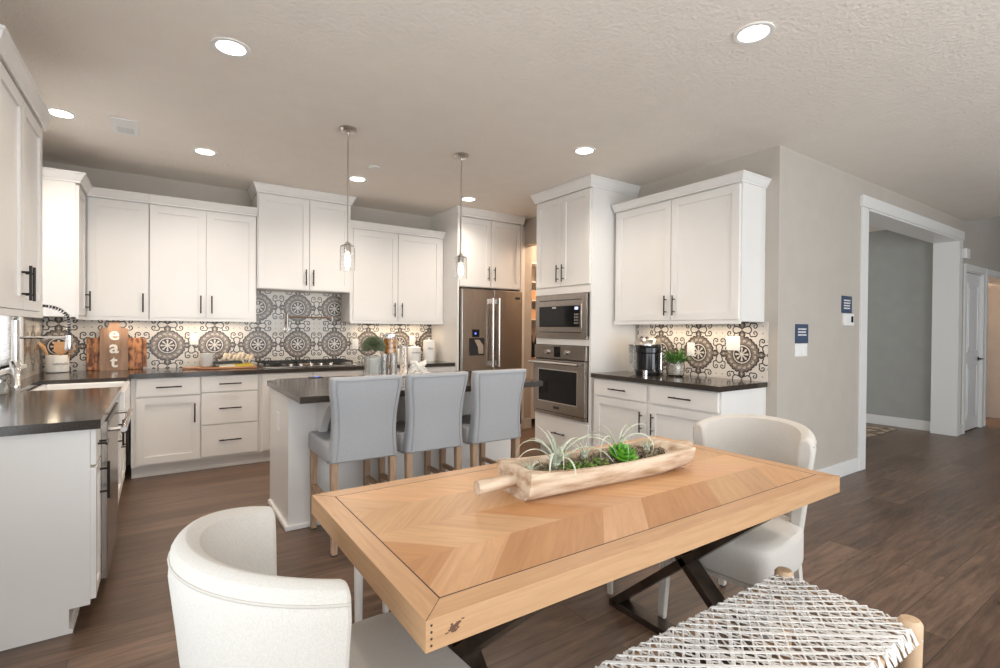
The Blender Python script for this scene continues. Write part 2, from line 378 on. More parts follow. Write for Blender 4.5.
for i, (xa, xb) in enumerate(((-.3, 4.1), (5.4, 7.8))):
    b = MB().box(xa-.08, xa, YREAR, YREAR+.02, .05, 2.53).box(xb, xb+.08, YREAR, YREAR+.02, .05, 2.53).box(xa, xb, YREAR, YREAR+.02, 2.45, 2.53).box(xa, xb, YREAR, YREAR+.02, .05, .15)
    n = 4 if i == 0 else 2
    for k in range(n+1): b.box(xa+(xb-xa-.06)*k/n, xa+(xb-xa-.06)*k/n+.06, YREAR-.09, YREAR-.04, .15, 2.45)
    window('window_%d' % (3+i), b)

# ------------------------------------------------------------ patterned tile
P = .405
def tile_pattern(w, h, u0, v0):
    """ornament drawn as a thin layer on a w x h panel in (u,v); medallion centres at (u0+kP, v0+lP). material slots 0 tile,1 line,2 grey,3 light"""
    bm = bmesh.new()
    def poly(pts, mi, d):
        vs = [bm.verts.new((p[0], p[1], d)) for p in pts]
        try: f = bm.faces.new(vs); f.material_index = mi
        except Exception: pass
    def ribbon(pts, wd, mi, d, closed=False):
        n = len(pts); Lp = []; Rp = []
        for i in range(n):
            a = pts[(i-1) % n] if (closed or i > 0) else pts[i]; c = pts[(i+1) % n] if (closed or i < n-1) else pts[i]
            dx, dy = c[0]-a[0], c[1]-a[1]; l = sqrt(dx*dx+dy*dy) or 1
            nx, ny = -dy/l*wd/2, dx/l*wd/2
            Lp.append((pts[i][0]+nx, pts[i][1]+ny)); Rp.append((pts[i][0]-nx, pts[i][1]-ny))
        for i in range(n if closed else n-1):
            j = (i+1) % n; poly([Rp[i], Rp[j], Lp[j], Lp[i]], mi, d)
    def ring(cx, cy, r0, r1, mi, d, n=28):
        for k in range(n):
            a, b_ = 2*pi*k/n, 2*pi*(k+1)/n
            poly([(cx+r0*cos(a), cy+r0*sin(a)), (cx+r1*cos(a), cy+r1*sin(a)), (cx+r1*cos(b_), cy+r1*sin(b_)), (cx+r0*cos(b_), cy+r0*sin(b_))], mi, d)
    def disc(cx, cy, r, mi, d, n=20): poly([(cx+r*cos(2*pi*k/n), cy+r*sin(2*pi*k/n)) for k in range(n)], mi, d)
    def arc(cx, cy, r, a0, a1, n=10): return [(cx+r*cos(radians(a0+(a1-a0)*k/n)), cy+r*sin(radians(a0+(a1-a0)*k/n))) for k in range(n+1)]
    W = .025
    wedge = [(.485, .0), (.455, .030), (.425, .056), (.395, .060), (.365, .046), (.345, .050), (.338, .075), (.352, .105), (.335, .138), (.308, .140), (.312, .178), (.290, .208), (.262, .205), (.255, .236), (.240, .240)]
    sym = [(lambda x, y: (x, y)), (lambda x, y: (y, x)), (lambda x, y: (-y, x)), (lambda x, y: (-x, y)), (lambda x, y: (-x, -y)), (lambda x, y: (-y, -x)), (lambda x, y: (y, -x)), (lambda x, y: (x, -y))]
    k0 = int(math.floor(-u0/P))-1; k1 = int(math.ceil((w-u0)/P))+1
    l0 = int(math.floor(-v0/P))-1; l1 = int(math.ceil((h-v0)/P))+1
    tmp = []
    # prototype faces list
    def motif():
        outl = []
        for q in range(8):
            s = sym[q]; pts = [s(*p) for p in wedge]
            if q % 2: pts = pts[::-1]
            outl += pts[:-1] if True else pts
        # grey body as a fan
        n = len(outl)
        for i in range(n):
            a, c = outl[i], outl[(i+1) % n]
            poly([(a[0]*.38, a[1]*.38), a, c, (c[0]*.38, c[1]*.38)], 2, .0002)
        ribbon(outl, W*1.35, 1, .0004, True)
        # petals ring of light comma shapes
        for q in range(16):
            a = 22.5*q+11.25; cx, cy = .268*cos(radians(a)), .268*sin(radians(a))
            ribbon(arc(cx, cy, .027, a-150, a+110), .015, 3, .0006)
            disc(cx, cy, .012, 3, .0006, 8)
        for q in range(4):
            a = 90*q; disc(.40*cos(radians(a)), .40*sin(radians(a)), .022, 3, .0006, 4)
        disc(0, 0, .208, 1, .0008, 32); ring(0, 0, .166, .188, 0, .0010); disc(0, 0, .166, 1, .0010, 28)
        for q in range(8):
            a = radians(45*q); pts = []
            for (r, o) in ((.0, 0), (.045, .012), (.09, .013), (.122, .026), (.138, .012), (.144, 0), (.138, -.012), (.122, -.026), (.09, -.013), (.045, -.012)):
                pts.append((r*cos(a)-o*sin(a), r*sin(a)+o*cos(a)))
            poly(pts, 0, .0014)
        disc(0, 0, .035, 0, .0016, 12)
        # ovals and curls round the white star
        for s in sym:
            def M_(pts): return [s(*p) for p in pts]
            # oval touching the cell edge at (.5,.12); only half in each cell, drawn as an open arc
            ribbon(M_(arc(.5, .125, .072, 90, 225, 8)+[(.440, .066), (.452, .045)]), W, 1, .0004)
            ribbon(M_([(.432, .150), (.405, .168), (.372, .172), (.362, .205), (.372, .235)]), W, 1, .0004)
            ribbon(M_(arc(.418, .262, .052, 205, 20, 10)), W, 1, .0004)
            ribbon(M_(arc(.440, .270, .026, 20, -190, 8)), W*.9, 1, .0004)
        for sx in (1, -1):
            for sy in (1, -1):
                ribbon([(sx*.415, sy*.415), (sx*.445, sy*.445)], .014, 2, .0004)
    bm_m = bm; motif()
    geom_me = bpy.data.meshes.new('tmp'); bm.to_mesh(geom_me); bm.free()
    out = bmesh.new()
    for k in range(k0, k1+1):
        for l in range(l0, l1+1):
            n0 = len(out.verts); out.from_mesh(geom_me); out.verts.ensure_lookup_table()
            for v in out.verts[n0:]: v.co = Vector((u0+(k+v.co.x)*P, v0+(l+v.co.y)*P, v.co.z))
    bpy.data.meshes.remove(geom_me)
    for co, no in (((0, 0, 0), (-1, 0, 0)), ((w, 0, 0), (1, 0, 0)), ((0, 0, 0), (0, -1, 0)), ((0, h, 0), (0, 1, 0))):
        bmesh.ops.bisect_plane(out, geom=out.verts[:]+out.edges[:]+out.faces[:], plane_co=co, plane_no=no, clear_outer=True)
    # light grout lines
    def q(x0, x1, y0, y1):
        f = out.faces.new([out.verts.new(p) for p in ((x0, y0, .0017), (x1, y0, .0017), (x1, y1, .0017), (x0, y1, .0017))]); f.material_index = 3
    for k in range(-20, 20):
        x = u0+k*P/2
        if 0 < x < w-.001: q(x-.0006, x+.0006, 0, h)
        y = v0+k*P/2
        if 0 < y < h-.001: q(0, w, y-.0006, y+.0006)
    return out
def tile_panel(name, label, w, h, u0, v0, origin, U, Nn, extra=None):
    """panel at origin, u along U, v up, surface normal Nn"""
    bm = tile_pattern(w, h, u0, v0)
    m = Matrix((U, (0, 0, 1), Nn)).transposed().to_4x4()
    th = .008
    bmesh.ops.translate(bm, verts=bm.verts, vec=(0, 0, th))
    bmesh.ops.transform(bm, matrix=m, verts=bm.verts)
    nn = Vector(Nn)
    mb = MB(); mb.bm.free(); mb.bm = bm
    c = [Vector(U)*a + Vector((0, 0, b_)) for a, b_ in ((0, 0), (w, 0), (w, h), (0, h))]
    A = [bm.verts.new(p) for p in c]; B = [bm.verts.new(p+nn*th) for p in c]
    bm.faces.new(A); bm.faces.new(B)
    for i in range(4): bm.faces.new((A[i], A[(i+1) % 4], B[(i+1) % 4], B[i]))
    me = bpy.data.meshes.new(name); 
    bm.normal_update()
    bm.to_mesh(me); bm.free()
    for mm in (M_tile, M_tline, M_tgrey, M_tlight): me.materials.append(mm)
    o = link(name, me); o.location = Vector(origin)+nn*.001; return tag(o, label, 'backsplash')
MX, MZ = .06, 1.135
def tp_back(xa, xb, za, zb, label):
    return tile_panel('tile_backsplash', label, xb-xa, zb-za, MX-xa, MZ-za, (xa, YB, za), (1, 0, 0), (0, -1, 0))
ZT = .914; ZU = 1.372
tp_back(XL+.01, .808, ZT, 1.40, 'patterned tile backsplash behind the eat board and wooden tray, left of the cooktop')
tp_back(.808, 1.755, ZT, 1.72, 'tall patterned tile backsplash behind the gas cooktop, rising to the hood cabinet')
tp_back(1.755, 2.93, ZT, 1.40, 'patterned tile backsplash behind the white canisters beside the refrigerator panel')
tile_panel('tile_backsplash', 'short patterned tile backsplash on the left wall between sink window and corner', YB-5.115, .486, 5.525-5.115, MZ-ZT, (XL, YB, ZT), (0, -1, 0), (1, 0, 0)) if False else None
tile_panel('tile_backsplash', 'patterned tile backsplash on the left wall between the sink window and the corner', .81, .486, .385, MZ-ZT, (XL, 5.112, ZT), (0, 1, 0), (1, 0, 0))
tile_panel('tile_backsplash', 'low strip of patterned tile under the sink window sill', 2.3, .088, .2, MZ-ZT, (XL, 2.81, ZT), (0, 1, 0), (1, 0, 0))
tile_panel('tile_backsplash', 'patterned tile backsplash behind the coffee maker on the right wall', 1.315, .478, 2.32-2.105, 1.125-ZT, (XR, 2.105, ZT), (0, 1, 0), (-1, 0, 0))

# ------------------------------------------------------------ cabinets (local: width +x, front faces -y at y=0, depth +y)
def pull(parent, x, z, length, vertical, y=-.02):
    b = MB(); h = length/2
    if vertical:
        b.tube([(x, y-.032, z-h), (x, y-.032, z+h)], .0062, 8)
        for s in (-1, 1): b.tube([(x, y, z+s*h*.62), (x, y-.032, z+s*h*.62)], .005, 8)
    else:
        b.tube([(x-h, y-.032, z), (x+h, y-.032, z)], .0062, 8)
        for s in (-1, 1): b.tube([(x+s*h*.62, y, z), (x+s*h*.62, y-.032, z)], .005, 8)
    return part('handle', b, M_black, parent, smooth=True)
def shaker(b, x0, x1, z0, z1, fr=.062, t=.02, rec=.011):
    b.box(x0, x1, -t+rec, 0, z0, z1)
    b.box(x0, x0+fr, -t, -t+rec, z0, z1).box(x1-fr, x1, -t, -t+rec, z0, z1)
    b.box(x0+fr, x1-fr, -t, -t+rec, z0, z0+fr).box(x0+fr, x1-fr, -t, -t+rec, z1-fr, z1)
    return b
def door(parent, x0, x1, z0, z1, hx=None, hz=None, hl=.168, fr=.062):
    d = part('door', shaker(MB(), x0, x1, z0, z1, fr), M_cab, parent)
    if hx is not None: pull(d, hx, hz, hl, True)
    return d
def drawer(parent, x0, x1, z0, z1, hl=.19):
    d = part('drawer', MB().box(x0, x1, -.02, 0, z0, z1), M_cab, parent, bev=.002)
    pull(d, (x0+x1)/2, (z0+z1)/2, hl, False); return d
def crown(parent, w, d, z0, z1, left, right, out=.045, mat_=None):
    h = z1-z0
    prof = [(0, z0), (.010, z0), (.010, z0+.18*h), (.016, z0+.25*h), (out*.85, z0+.82*h), (out, z0+.86*h), (out, z1), (0, z1)]
    rings = []
    if left: rings.append([(-o, d, z) for o, z in prof])
    rings.append([((-o if left else 0), -o-.02, z) for o, z in prof])
    rings.append([(w+(o if right else 0), -o-.02, z) for o, z in prof])
    if right: rings.append([(w+o, d, z) for o, z in prof])
    b = MB().loft(rings).box(.002, w-.002, -.018, d, z0, z1-.003)
    return part('crown_molding', b, M_cab, parent)
def upper(label, loc, rz, w, d, z0, z1, ztop, doors, cl=True, cr=True, handles=(), rail=True, edge=.0, out=.045, hl=.168, extra=None):
    t = thing('wall_cabinet', label, 'cabinet', loc, rz, None)
    part('body', MB().box(0, w, 0, d, z0, z1+.02), M_cab, t)
    for i, (a, c) in enumerate(doors):
        hx = handles[i] if i < len(handles) else None
        door(t, a, c, z0+.008, z1, hx, z0+.135 if hx is not None else None, hl)
    if rail: part('light_rail', MB().box(.001, w-.001, -.018, 0, z0-.026, z0+.004).box(.0, w, 0, d, z0-.006, z0), M_cab, t)
    crown(t, w, d, z1+.012, ztop, cl, cr, out)
    return t
RB, RR, RL = 0, -pi/2, pi/2      # facing -y, -x, +x
yb = YB-.33
G = None
# back wall: local y=0 is the carcass front, door faces at -.02
DY = YB-.33+.001
upper('white single-door wall cabinet in the back corner, above the eat board', (-.53, DY, 0), RB, .445, .33, 1.398, 2.425, 2.515, [(.012, .437)], False, False, [.402])
upper('white two-door wall cabinet left of the hood cabinet, above the wooden tray', (-.082, DY, 0), RB, .888, .33, 1.398, 2.425, 2.515, [(.004, .444), (.450, .880)], False, False, [.402, .494])
upper('tall white two-door hood cabinet reaching the ceiling above the cooktop', (.808, YB-.36, 0), RB, .945, .36, 1.712, 2.665, 2.766, [(.012, .500), (.506, .935)], True, True, [.465, .540], rail=False, hl=.168)
upper('white two-door wall cabinet between the hood cabinet and the refrigerator', (1.757, DY, 0), RB, 1.168, .33, 1.398, 2.425, 2.515, [(.035, .560), (.568, 1.130)], True, False, [.518, .608])
# left wall (faces +x): local x runs +y
upper('white two-door wall cabinet nearest the camera on the left wall', (-.569, 2.815, 0), RL, 1.005, .292, 1.388, 2.415, 2.515, [(.035, .500), (.506, .975)], True, True, [.462, .545], out=.036)
upper('narrow white wall cabinet in the left corner beside the sink window', (-.548, 5.115, 0), RL, .485, .313, 1.398, 2.425, 2.515, [(.010, .445)], True, False, [.40])
# right wall (faces -x): local x runs -y
upper('white two-door wall cabinet above the coffee maker on the right wall', (3.667, 3.425, 0), RR, 1.285, .328, 1.398, 2.44, 2.52, [(.03, .650), (.658, 1.270)], False, True, [.612, .696], hl=.172)

def base(name, label, loc, rz, w, d, build, z1=.872, toe=True, cat='cabinet'):
    t = thing(name, label, cat, loc, rz)
    b = MB().box(0, w, 0, d, .105, z1)
    part('body', b, M_cab, t)
    if toe: part('toe_kick', MB().box(0, w, .07, d, 0, .105).box(0, w, .058, .07, 0, .02), M_cab, t)
    build(t); return t
BY = YB-.612          # carcass front, doors reach -.02 further
def b1(t): drawer(t, .035, .507, .712, .868); door(t, .035, .507, .125, .700, .465, .548, .172)
base('base_cabinet', 'white base cabinet with one drawer over one door in the back left corner', (-.206, BY, 0), RB, .51, .611, b1)
def b2(t): drawer(t, .006, .47, .722, .868, .185); drawer(t, .006, .47, .425, .712, .185); drawer(t, .006, .47, .13, .415, .185)
base('base_cabinet', 'white base cabinet with three stacked drawers left of the cooktop', (.305, BY, 0), RB, .482, .611, b2)
def b3(t): door(t, .03, .50, .125, .868, .10, .43, .60); door(t, .506, .985, .125, .868, .915, .43, .60)
base('base_cabinet', 'white two-door base cabinet under the cooktop behind the island', (.788, BY, 0), RB, 1.01, .611, b3)
def b4(t):
    for i in range(2):
        x = .02+i*.565; drawer(t, x, x+.545, .712, .868); door(t, x, x+.545, .125, .700, x+(.5 if i == 0 else .045), .548)
base('base_cabinet', 'white base cabinet with drawers over doors under the canisters', (1.80, BY, 0), RB, 1.128, .611, b4)
# right wall base units
BX = 3.385
def b5(t): drawer(t, .03, .628, .716, .862, .20); door(t, .03, .628, .125, .700, .588, .545, .175)
base('base_cabinet', 'white base cabinet under the coffee maker, with one drawer over one door', (BX, 3.42, 0), RR, .655, .611, b5)
def b6(t): drawer(t, .012, .628, .716, .862, .20); door(t, .012, .628, .125, .700, .052, .545, .175)
base('base_cabinet', 'white base cabinet with open end panel nearest the wall corner on the right', (BX, 2.764, 0), RR, .644, .611, b6)
# left wall base units: local x -> +y
LX = -.252
def b7(t): drawer(t, .008, .215, .712, .868, .10); door(t, .008, .215, .125, .700, .175, .60, .172, .045)
base('base_cabinet', 'white base cabinet with flat end panel at the near end of the left counter', (LX, 2.80, 0), RL, .225, .61, b7)
def b8(t): door(t, .01, .40, .125, .868, .36, .62, .172)
base('base_cabinet', 'white single-door base cabinet between dishwasher and farmhouse sink', (LX, 3.755, 0), RL, .42, .61, b8)
def b9(t): door(t, .01, .395, .125, .610, .35, .50, .172); door(t, .402, .79, .125, .610, .45, .50, .172)
base('sink_cabinet', 'white two-door cabinet under the farmhouse sink', (LX, 4.176, 0), RL, .80, .61, b9, z1=.62)
base('corner_cabinet', 'white blind corner cabinet filling the left back corner of the counter', (LX, 4.978, 0), RL, .945, .61, lambda t: part('filler_panel', MB().box(0, .32, -.012, 0, .11, .868), M_cab, t))
# dishwasher
t = thing('dishwasher', 'stainless dishwasher with a bar handle in the left run of cabinets', 'dishwasher', (LX, 3.03, 0), RL)
part('body', MB().box(.004, .716, .0, .58, .10, .868), M_blackpl, t)
part('toe_kick', MB().box(.004, .716, .06, .5, 0, .10), M_blackpl, t)
dd = part('door', MB().box(.006, .714, -.045, 0, .11, .866), M_steel, t, bev=.004)
b = MB().tube([(.03, -.105, .815), (.69, -.105, .815)], .014, 12)
for x in (.06, .66): b.tube([(x, -.045, .815), (x, -.105, .815)], .009, 8)
part('handle', b, M_steel_h, dd, smooth=True)
part('control_strip', MB().box(.01, .71, -.046, -.03, .845, .868), M_blackpl, dd)

# ------------------------------------------------------------ worktops
b = MB()
xf_ = -.213; z0, z1 = .874, .914
b.box(XL+.001, xf_, 2.77, 4.20, z0, z1).box(XL+.001, -.735, 4.20, 4.955, z0, z1).box(XL+.001, xf_, 4.955, YB-.001, z0, z1)
b.box(xf_, 2.928, YB-.65, YB-.001, z0, z1)
o = part('countertop', b, M_counter); tag(o, 'L-shaped dark brown quartz countertop running from the sink past the cooktop', 'countertop')
o = part('countertop', MB().box(3.347, XR-.001, 2.108, 3.424, z0, z1, .002), M_counter); tag(o, 'dark quartz countertop under the coffee maker on the right wall', 'countertop')
# sink
t = thing('farmhouse_sink', 'white apron-front farmhouse sink set in the left counter', 'sink', (-.195, 4.19, 0))
W_, H_ = .775, .25; zb_ = .625; zt = .885
b = MB().box(-.53, 0, 0, .775, zb_, zb_+.03).box(-.53, -.50, 0, .775, zb_+.03, zt).box(-.035, 0, 0, .775, zb_+.03, zt).box(-.50, -.035, 0, .03, zb_+.03, zt).box(-.50, -.035, .745, .775, zb_+.03, zt)
part('basin', b, M_porc, t, bev=.008)
part('drain', MB().cyl(-.27, .39, zb_+.03, zb_+.035, .045), M_chrome, t)
# faucet, professional spring kind
t = thing('kitchen_faucet', 'tall chrome pull-down spring faucet standing behind the sink', 'faucet', (-.79, 4.53, ZT))
part('base', MB().lathe(0, 0, [(.03, 0), (.03, .015), (.028, .02), (.028, .17), (.021, .18)]), M_chrome, t, smooth=True)
part('column', MB().cyl(0, 0, .18, .44, .0195), M_chrome, t, smooth=True)
cpts = [(0, 0, .43)]; 
for k in range(0, 19):
    a = pi - pi*k/18; cpts.append((.135+.135*cos(a), 0, .44+.10*sin(a)))
cpts += [(.27, 0, .39), (.27, 0, .33)]
part('hose', MB().tube(cpts, .0085, 8), M_blackpl, t, smooth=True)
b = MB(); tot = 0
seg = [Vector(p) for p in cpts]; Ls = [(seg[i+1]-seg[i]).length for i in range(len(seg)-1)]; TL = sum(Ls)
def along(s):
    for i, l in enumerate(Ls):
        if s <= l: return seg[i].lerp(seg[i+1], s/l), (seg[i+1]-seg[i]).normalized()
        s -= l
    return seg[-1], (seg[-1]-seg[-2]).normalized()
sp = []
turns = 26
for k in range(turns*8+1):
    p, tg = along(TL*.9*k/(turns*8)); yv = Vector((0, 1, 0)); nv = tg.cross(yv)
    a = 2*pi*k/8; sp.append(p + .0135*(yv*cos(a)+nv*sin(a)))
b.tube(sp, .0032, 5); part('spring', b, M_chrome, t, smooth=True)
part('dock_arm', MB().tube([(0, 0, .325), (.27, 0, .325)], .008, 8).tube([(.27, 0, .31), (.27, 0, .34)], .02, 12), M_chrome, t, smooth=True)
part('spray_head', MB().lathe(.27, 0, [(.016, .34), (.02, .31), (.024, .25), (.021, .235), (.01, .233)], 16), M_steel_h, t, smooth=True)
part('lever', MB().tube([(0, 0, .13), (.0, -.05, .14), (0, -.11, .18)], [.012, .009, .007], 8), M_chrome, t, smooth=True)
# glass soap jar at the edge of the sink
t = thing('soap_jar', 'small ribbed glass jar with silver rim beside the faucet', 'jar', (-.79, 4.12, ZT))
part('glass', MB().lathe(0, 0, [(.036, 0), (.04, .01), (.04, .10), (.036, .105), (.033, .10), (.033, .012), (.0, .012)], 24, cap=False), M_frost, t, smooth=True)
part('rim', MB().lathe(0, 0, [(.0415, .07), (.0415, .085), (.0405, .085), (.0405, .07)], 24), M_chrome, t, smooth=True)
# crock with utensils
t = thing('utensil_crock', 'white ceramic utensil crock with script lettering in the counter corner', 'crock', (-.742, 5.79, ZT))
part('pot', MB().lathe(0, 0, [(.06, 0), (.078, .006), (.08, .02), (.08, .145), (.077, .15), (.072, .145), (.072, .02), (0, .02)], 32, cap=False), M_ceramic, t, smooth=True)
part_t = text('lettering', 'utensils', .034, (.028, -.078, .068), (pi/2, 0, radians(12)), M_ink, t, shear=.3, ext=.0008)
for i, (x, y, tx, ty, lbl, kind) in enumerate(((-.03, -.02, -.075, -.02, 'curved wooden ladle leaning left out of the white crock', 0), (.02, .01, .03, .01, 'broad pale wooden spatula standing in the white crock', 1), (.045, -.02, .10, -.03, 'wooden spoon leaning right out of the white crock', 2))):
    u = thing('wooden_utensil', lbl, 'utensil', (-.742+x, 5.79+y, ZT+.03), 0, 'wooden utensils in the crock')
    if kind == 0: part('ladle', MB().tube([(0, 0, 0), (tx*.4, ty*.3, .12), (tx*.8, ty*.5, .19), (tx*1.1, ty, .215), (tx*1.5, ty, .20)], [.006, .007, .018, .024, .012], 8), M_utens, u, smooth=True)
    if kind == 1: part('spatula', MB().box(-.006, .006, -.004, .004, 0, .13).prism([(-.012, .12), (-.045, .15), (-.045, .235), (.045, .235), (.045, .15), (.012, .12)], -.004, .004), M_utens, u, bev=.003)
    if kind == 2: part('spoon', MB().tube([(0, 0, 0), (tx*.4, ty*.3, .14)], .006, 8).ball((tx*.48, ty*.4, .185), .034, 2, (.8, .35, 1.3)), M_utens, u, smooth=True)
# eat board
t = thing('eat_cutting_board', 'brown cutting board with white letters eat leaning on the tile', 'cutting board', (-.353, 5.83, ZT), 0); t.rotation_euler = (radians(-5), 0, 0)
part('board', MB().prism([(-.104, 0), (.104, 0), (.104, .385), (.05, .395), (.036, .42), (.05, .447), (-.05, .447), (-.036, .42), (-.05, .395), (-.104, .385)], 0, .018), M_board, t)
for ch, z in (('e', .282), ('a', .160), ('t', .030)):
    text('letter', ch, .165 if ch != 't' else .15, (.0, -.001, z), (pi/2, 0, 0), mat('white_letter_paint', (.82, .80, .76), .5) if ch == 'e' else bpy.data.materials['white_letter_paint'], t, bold=.0035, ext=.003)
b = MB().box(-.02, .034, -.005, 0, .024, .036)
t2 = thing('carved_board', 'wide amber carved wooden board standing behind the eat board', 'cutting board', (-.345, 5.872, ZT)); t2.rotation_euler = (radians(-5), 0, 0)
b = MB().box(-.21, .21, 0, .02, 0, .30, .008)
for k in range(9): b.box(-.205+k*.052, -.178+k*.052, -.003, 0, .02+.03*(k % 2), .25+.02*(k % 3), .0012, 1)
part('board', b, M_carved, t2)

# tray with books, bowls and cloth
t = thing('wooden_tray', 'reddish wooden serving board with handle left of the cooktop', 'tray', (.545, 5.60, ZT), radians(-3))
part('board', MB().box(-.25, .26, -.09, .09, .001, .018, .005), M_traywood, t); part('handle', MB().tube([(-.25, 0, .01), (-.34, -.01, .012), (-.37, -.01, .012)], [.014, .010, .013], 10), M_traywood, t, smooth=True)
t = thing('book', 'mustard and white covered cookbook lying flat on the wooden tray', 'book', (.59, 5.60, ZT+.019), radians(-2), 'cookbooks on the wooden tray')
part('pages', MB().box(-.115, .16, -.078, .07, .003, .024), M_paper, t); part('cover', MB().box(.02, .175, -.082, -.077, 0, .027).box(-.12, .175, -.082, .078, .024, .028).box(-.12, .175, -.082, .078, 0, .003), M_yellow, t)
t = thing('book', 'black covered cookbook lying on top of the mustard book', 'book', (.54, 5.60, ZT+.048), radians(2), 'cookbooks on the wooden tray')
part('pages', MB().box(-.115, .125, -.070, .08, .002, .020), M_paper, t); part('cover', MB().box(-.12, .13, -.08, .085, .019, .022).box(-.12, .13, -.08, -.072, 0, .022).box(-.12, .13, -.08, .085, 0, .002), M_blackbk, t)
for i, z in enumerate((.019, .047, .075, .103)):
    o = part('bowl', MB().lathe(0, 0, [(.028, 0), (.05, .008), (.062, .034), (.066, .045), (.062, .045), (.048, .014), (.0, .010)], 28, cap=False), M_ceramic, smooth=True)
    o.location = (.375, 5.60, ZT+z); tag(o, ('white ceramic bowl %s of the stack left of the books' % ('at the bottom', 'second from the bottom', 'second from the top', 'at the top')[i]), 'bowl', 'stacked white bowls')
b = MB()
for k in range(7):
    x = -.10+k*.035; b.tube([(x, -.05, .0), (x+.02, -.03, .035+.012*sin(k*2)), (x+.03, .01, .05+.01*cos(k*1.7)), (x+.05, .05, .01)], [.012, .02, .02, .010], 8)
o = part('linen_cloth', b, M_cloth, smooth=True, sub=1); o.location = (.615, 5.60, ZT+.074); o.scale = (1.1, 1.1, 1.25); tag(o, 'crumpled beige linen cloth heaped on the black book', 'cloth')
# cooktop
t = thing('gas_cooktop', 'stainless gas cooktop with black cast iron grates set in the back counter', 'cooktop', (.845, 5.40, ZT))
part('deck', MB().box(0, .92, 0, .48, 0, .012, .004), M_steel, t)
for i in range(3):
    x0 = .015+i*.30; b = MB()
    for x in (x0, x0+.14, x0+.28): b.box(x, x+.012, .07, .46, .035, .05)
    for y in (.07, .20, .325, .448): b.box(x0, x0+.292, y, y+.012, .035, .05)
    for x in (x0, x0+.28):
        for y in (.07, .448): b.box(x, x+.012, y, y+.012, .012, .036)
    part('grate', b, M_grate, t)
for x, y in ((.16, .17), (.16, .36), (.46, .265), (.76, .17), (.76, .36)): part('burner', MB().lathe(x, y, [(.05, .012), (.05, .02), (.038, .022), (.038, .032), (.0, .034)], 20, cap=False), M_copper if x == .46 else M_grate, t, smooth=True)
for k in range(5): part('knob', MB().lathe(.26+k*.10, .035, [(.02, .012), (.02, .03), (.016, .036), (0, .036)], 16, cap=False), M_steel_h, t, smooth=True)
# pot filler
t = thing('pot_filler', 'wall-mounted folding pot filler tap on the tile above the cooktop', 'faucet', (1.155, YB-.01, 1.30))
part('mount', MB().tube([(0, 0, 0), (0, -.012, 0)], .032, 20).tube([(0, -.01, 0), (0, -.06, 0)], .016, 12).tube([(0, -.055, -.03), (0, -.055, .17)], .011, 10), M_nickel, t, smooth=True)
part('arm', MB().tube([(0, -.055, .135), (.47, -.10, .135)], .008, 8), M_copper, t, smooth=True)
part('spout', MB().tube([(.47, -.10, .15), (.47, -.10, .09)], .010, 10), M_nickel, t, smooth=True)
part('lever', MB().tube([(0, -.06, 0), (-.02, -.07, -.035)], .006, 8), M_nickel, t, smooth=True)
# outlets
def plate(label, loc, rz, w=.075, h=.12, gang=1, cat='outlet', name='wall_outlet'):
    t = thing(name, label, cat, loc, rz)
    part('cover_plate', MB().box(-w/2, w/2, -.006, 0, -h/2, h/2, .002), M_white, t)
    for g in range(gang):
        x = (g-(gang-1)/2)*.046
        part('rocker' if name == 'light_switch' else 'socket', MB().box(x-.016, x+.016, -.010, -.005, -.034, .034, .002), M_white, t)
    return t
plate('white outlet plate on the backsplash above the stacked bowls', (.283, YB-.010, 1.20), RB)
plate('white outlet plate on the backsplash right of the cooktop', (1.925, YB-.010, 1.13), RB)
plate('white outlet plate behind the green plant on the right backsplash', (XR-.010, 2.80, 1.15), RR)
plate('wide white switch plate on the right backsplash near its outer end', (XR-.010, 2.395, 1.215), RR, .12, .12, 2, 'switch', 'light_switch')
plate('white outlet plate on the backsplash behind the canisters', (2.655, YB-.010, 1.17), RB)
# canisters
for x, y, r, h, s, lbl in ((2.455, 5.77, .055, .16, 'sugar', 'smallest white canister with script lettering, left of the other two'), (2.605, 5.74, .078, .185, 'cookies', 'middle white canister with script lettering on the back counter'), (2.795, 5.72, .072, .27, 'flour', 'tallest white canister with script lettering beside the refrigerator panel')):
    t = thing('canister', lbl, 'canister', (x, y, ZT), 0, 'white canisters on the back counter')
    part('jar', MB().lathe(0, 0, [(0, 0), (r, 0), (r*1.01, .01), (r*1.01, h*.82), (r, h*.84), (0, h*.84)], 32, cap=False), M_ceramic, t, smooth=True)
    l = part('lid', MB().lathe(0, 0, [(r*1.02, h*.84), (r*1.02, h*.92), (r*.9, h*.97), (r*.2, h), (0, h)], 32, cap=False), M_ceramic, t, smooth=True)
    part('knob', MB().ball((0, 0, h+.008), .014, 2), M_ceramic, l, smooth=True)
    text('lettering', s, .036, (-.015, -r*1.02-.001, h*.55), (pi/2, 0, radians(-14)), M_ink, t, shear=.35, ext=.0008)

# ------------------------------------------------------------ refrigerator and its surround
t = thing('refrigerator_surround', 'white cabinet with side panels and two doors boxing in the refrigerator', 'cabinet', (2.93, 5.243, 0))
D_ = YB-5.243-.001; W_ = XR-2.93-.001
part('side_panel', MB().box(0, .024, 0, D_, 0, 2.68), M_cab, t); part('side_panel', MB().box(.935, .96, 0, D_, 0, 2.68).box(.96, W_, .09, .11, 0, 2.68), M_cab, t)
part('body', MB().box(.024, .935, .02, D_, 1.83, 2.68), M_cab, t)
u = part('door', shaker(MB(), .034, .472, 1.84, 2.655), M_cab, t); u.location.y = .02; pull(u, .43, 2.0, .172, True)
u = part('door', shaker(MB(), .478, .925, 1.84, 2.655), M_cab, t); u.location.y = .02; pull(u, .52, 2.0, .172, True)
c = crown(t, .96, D_, 2.667, 2.766, True, False)
t = thing('refrigerator', 'stainless side-by-side refrigerator with ice dispenser in the white surround', 'refrigerator', (2.962, 5.215, 0))
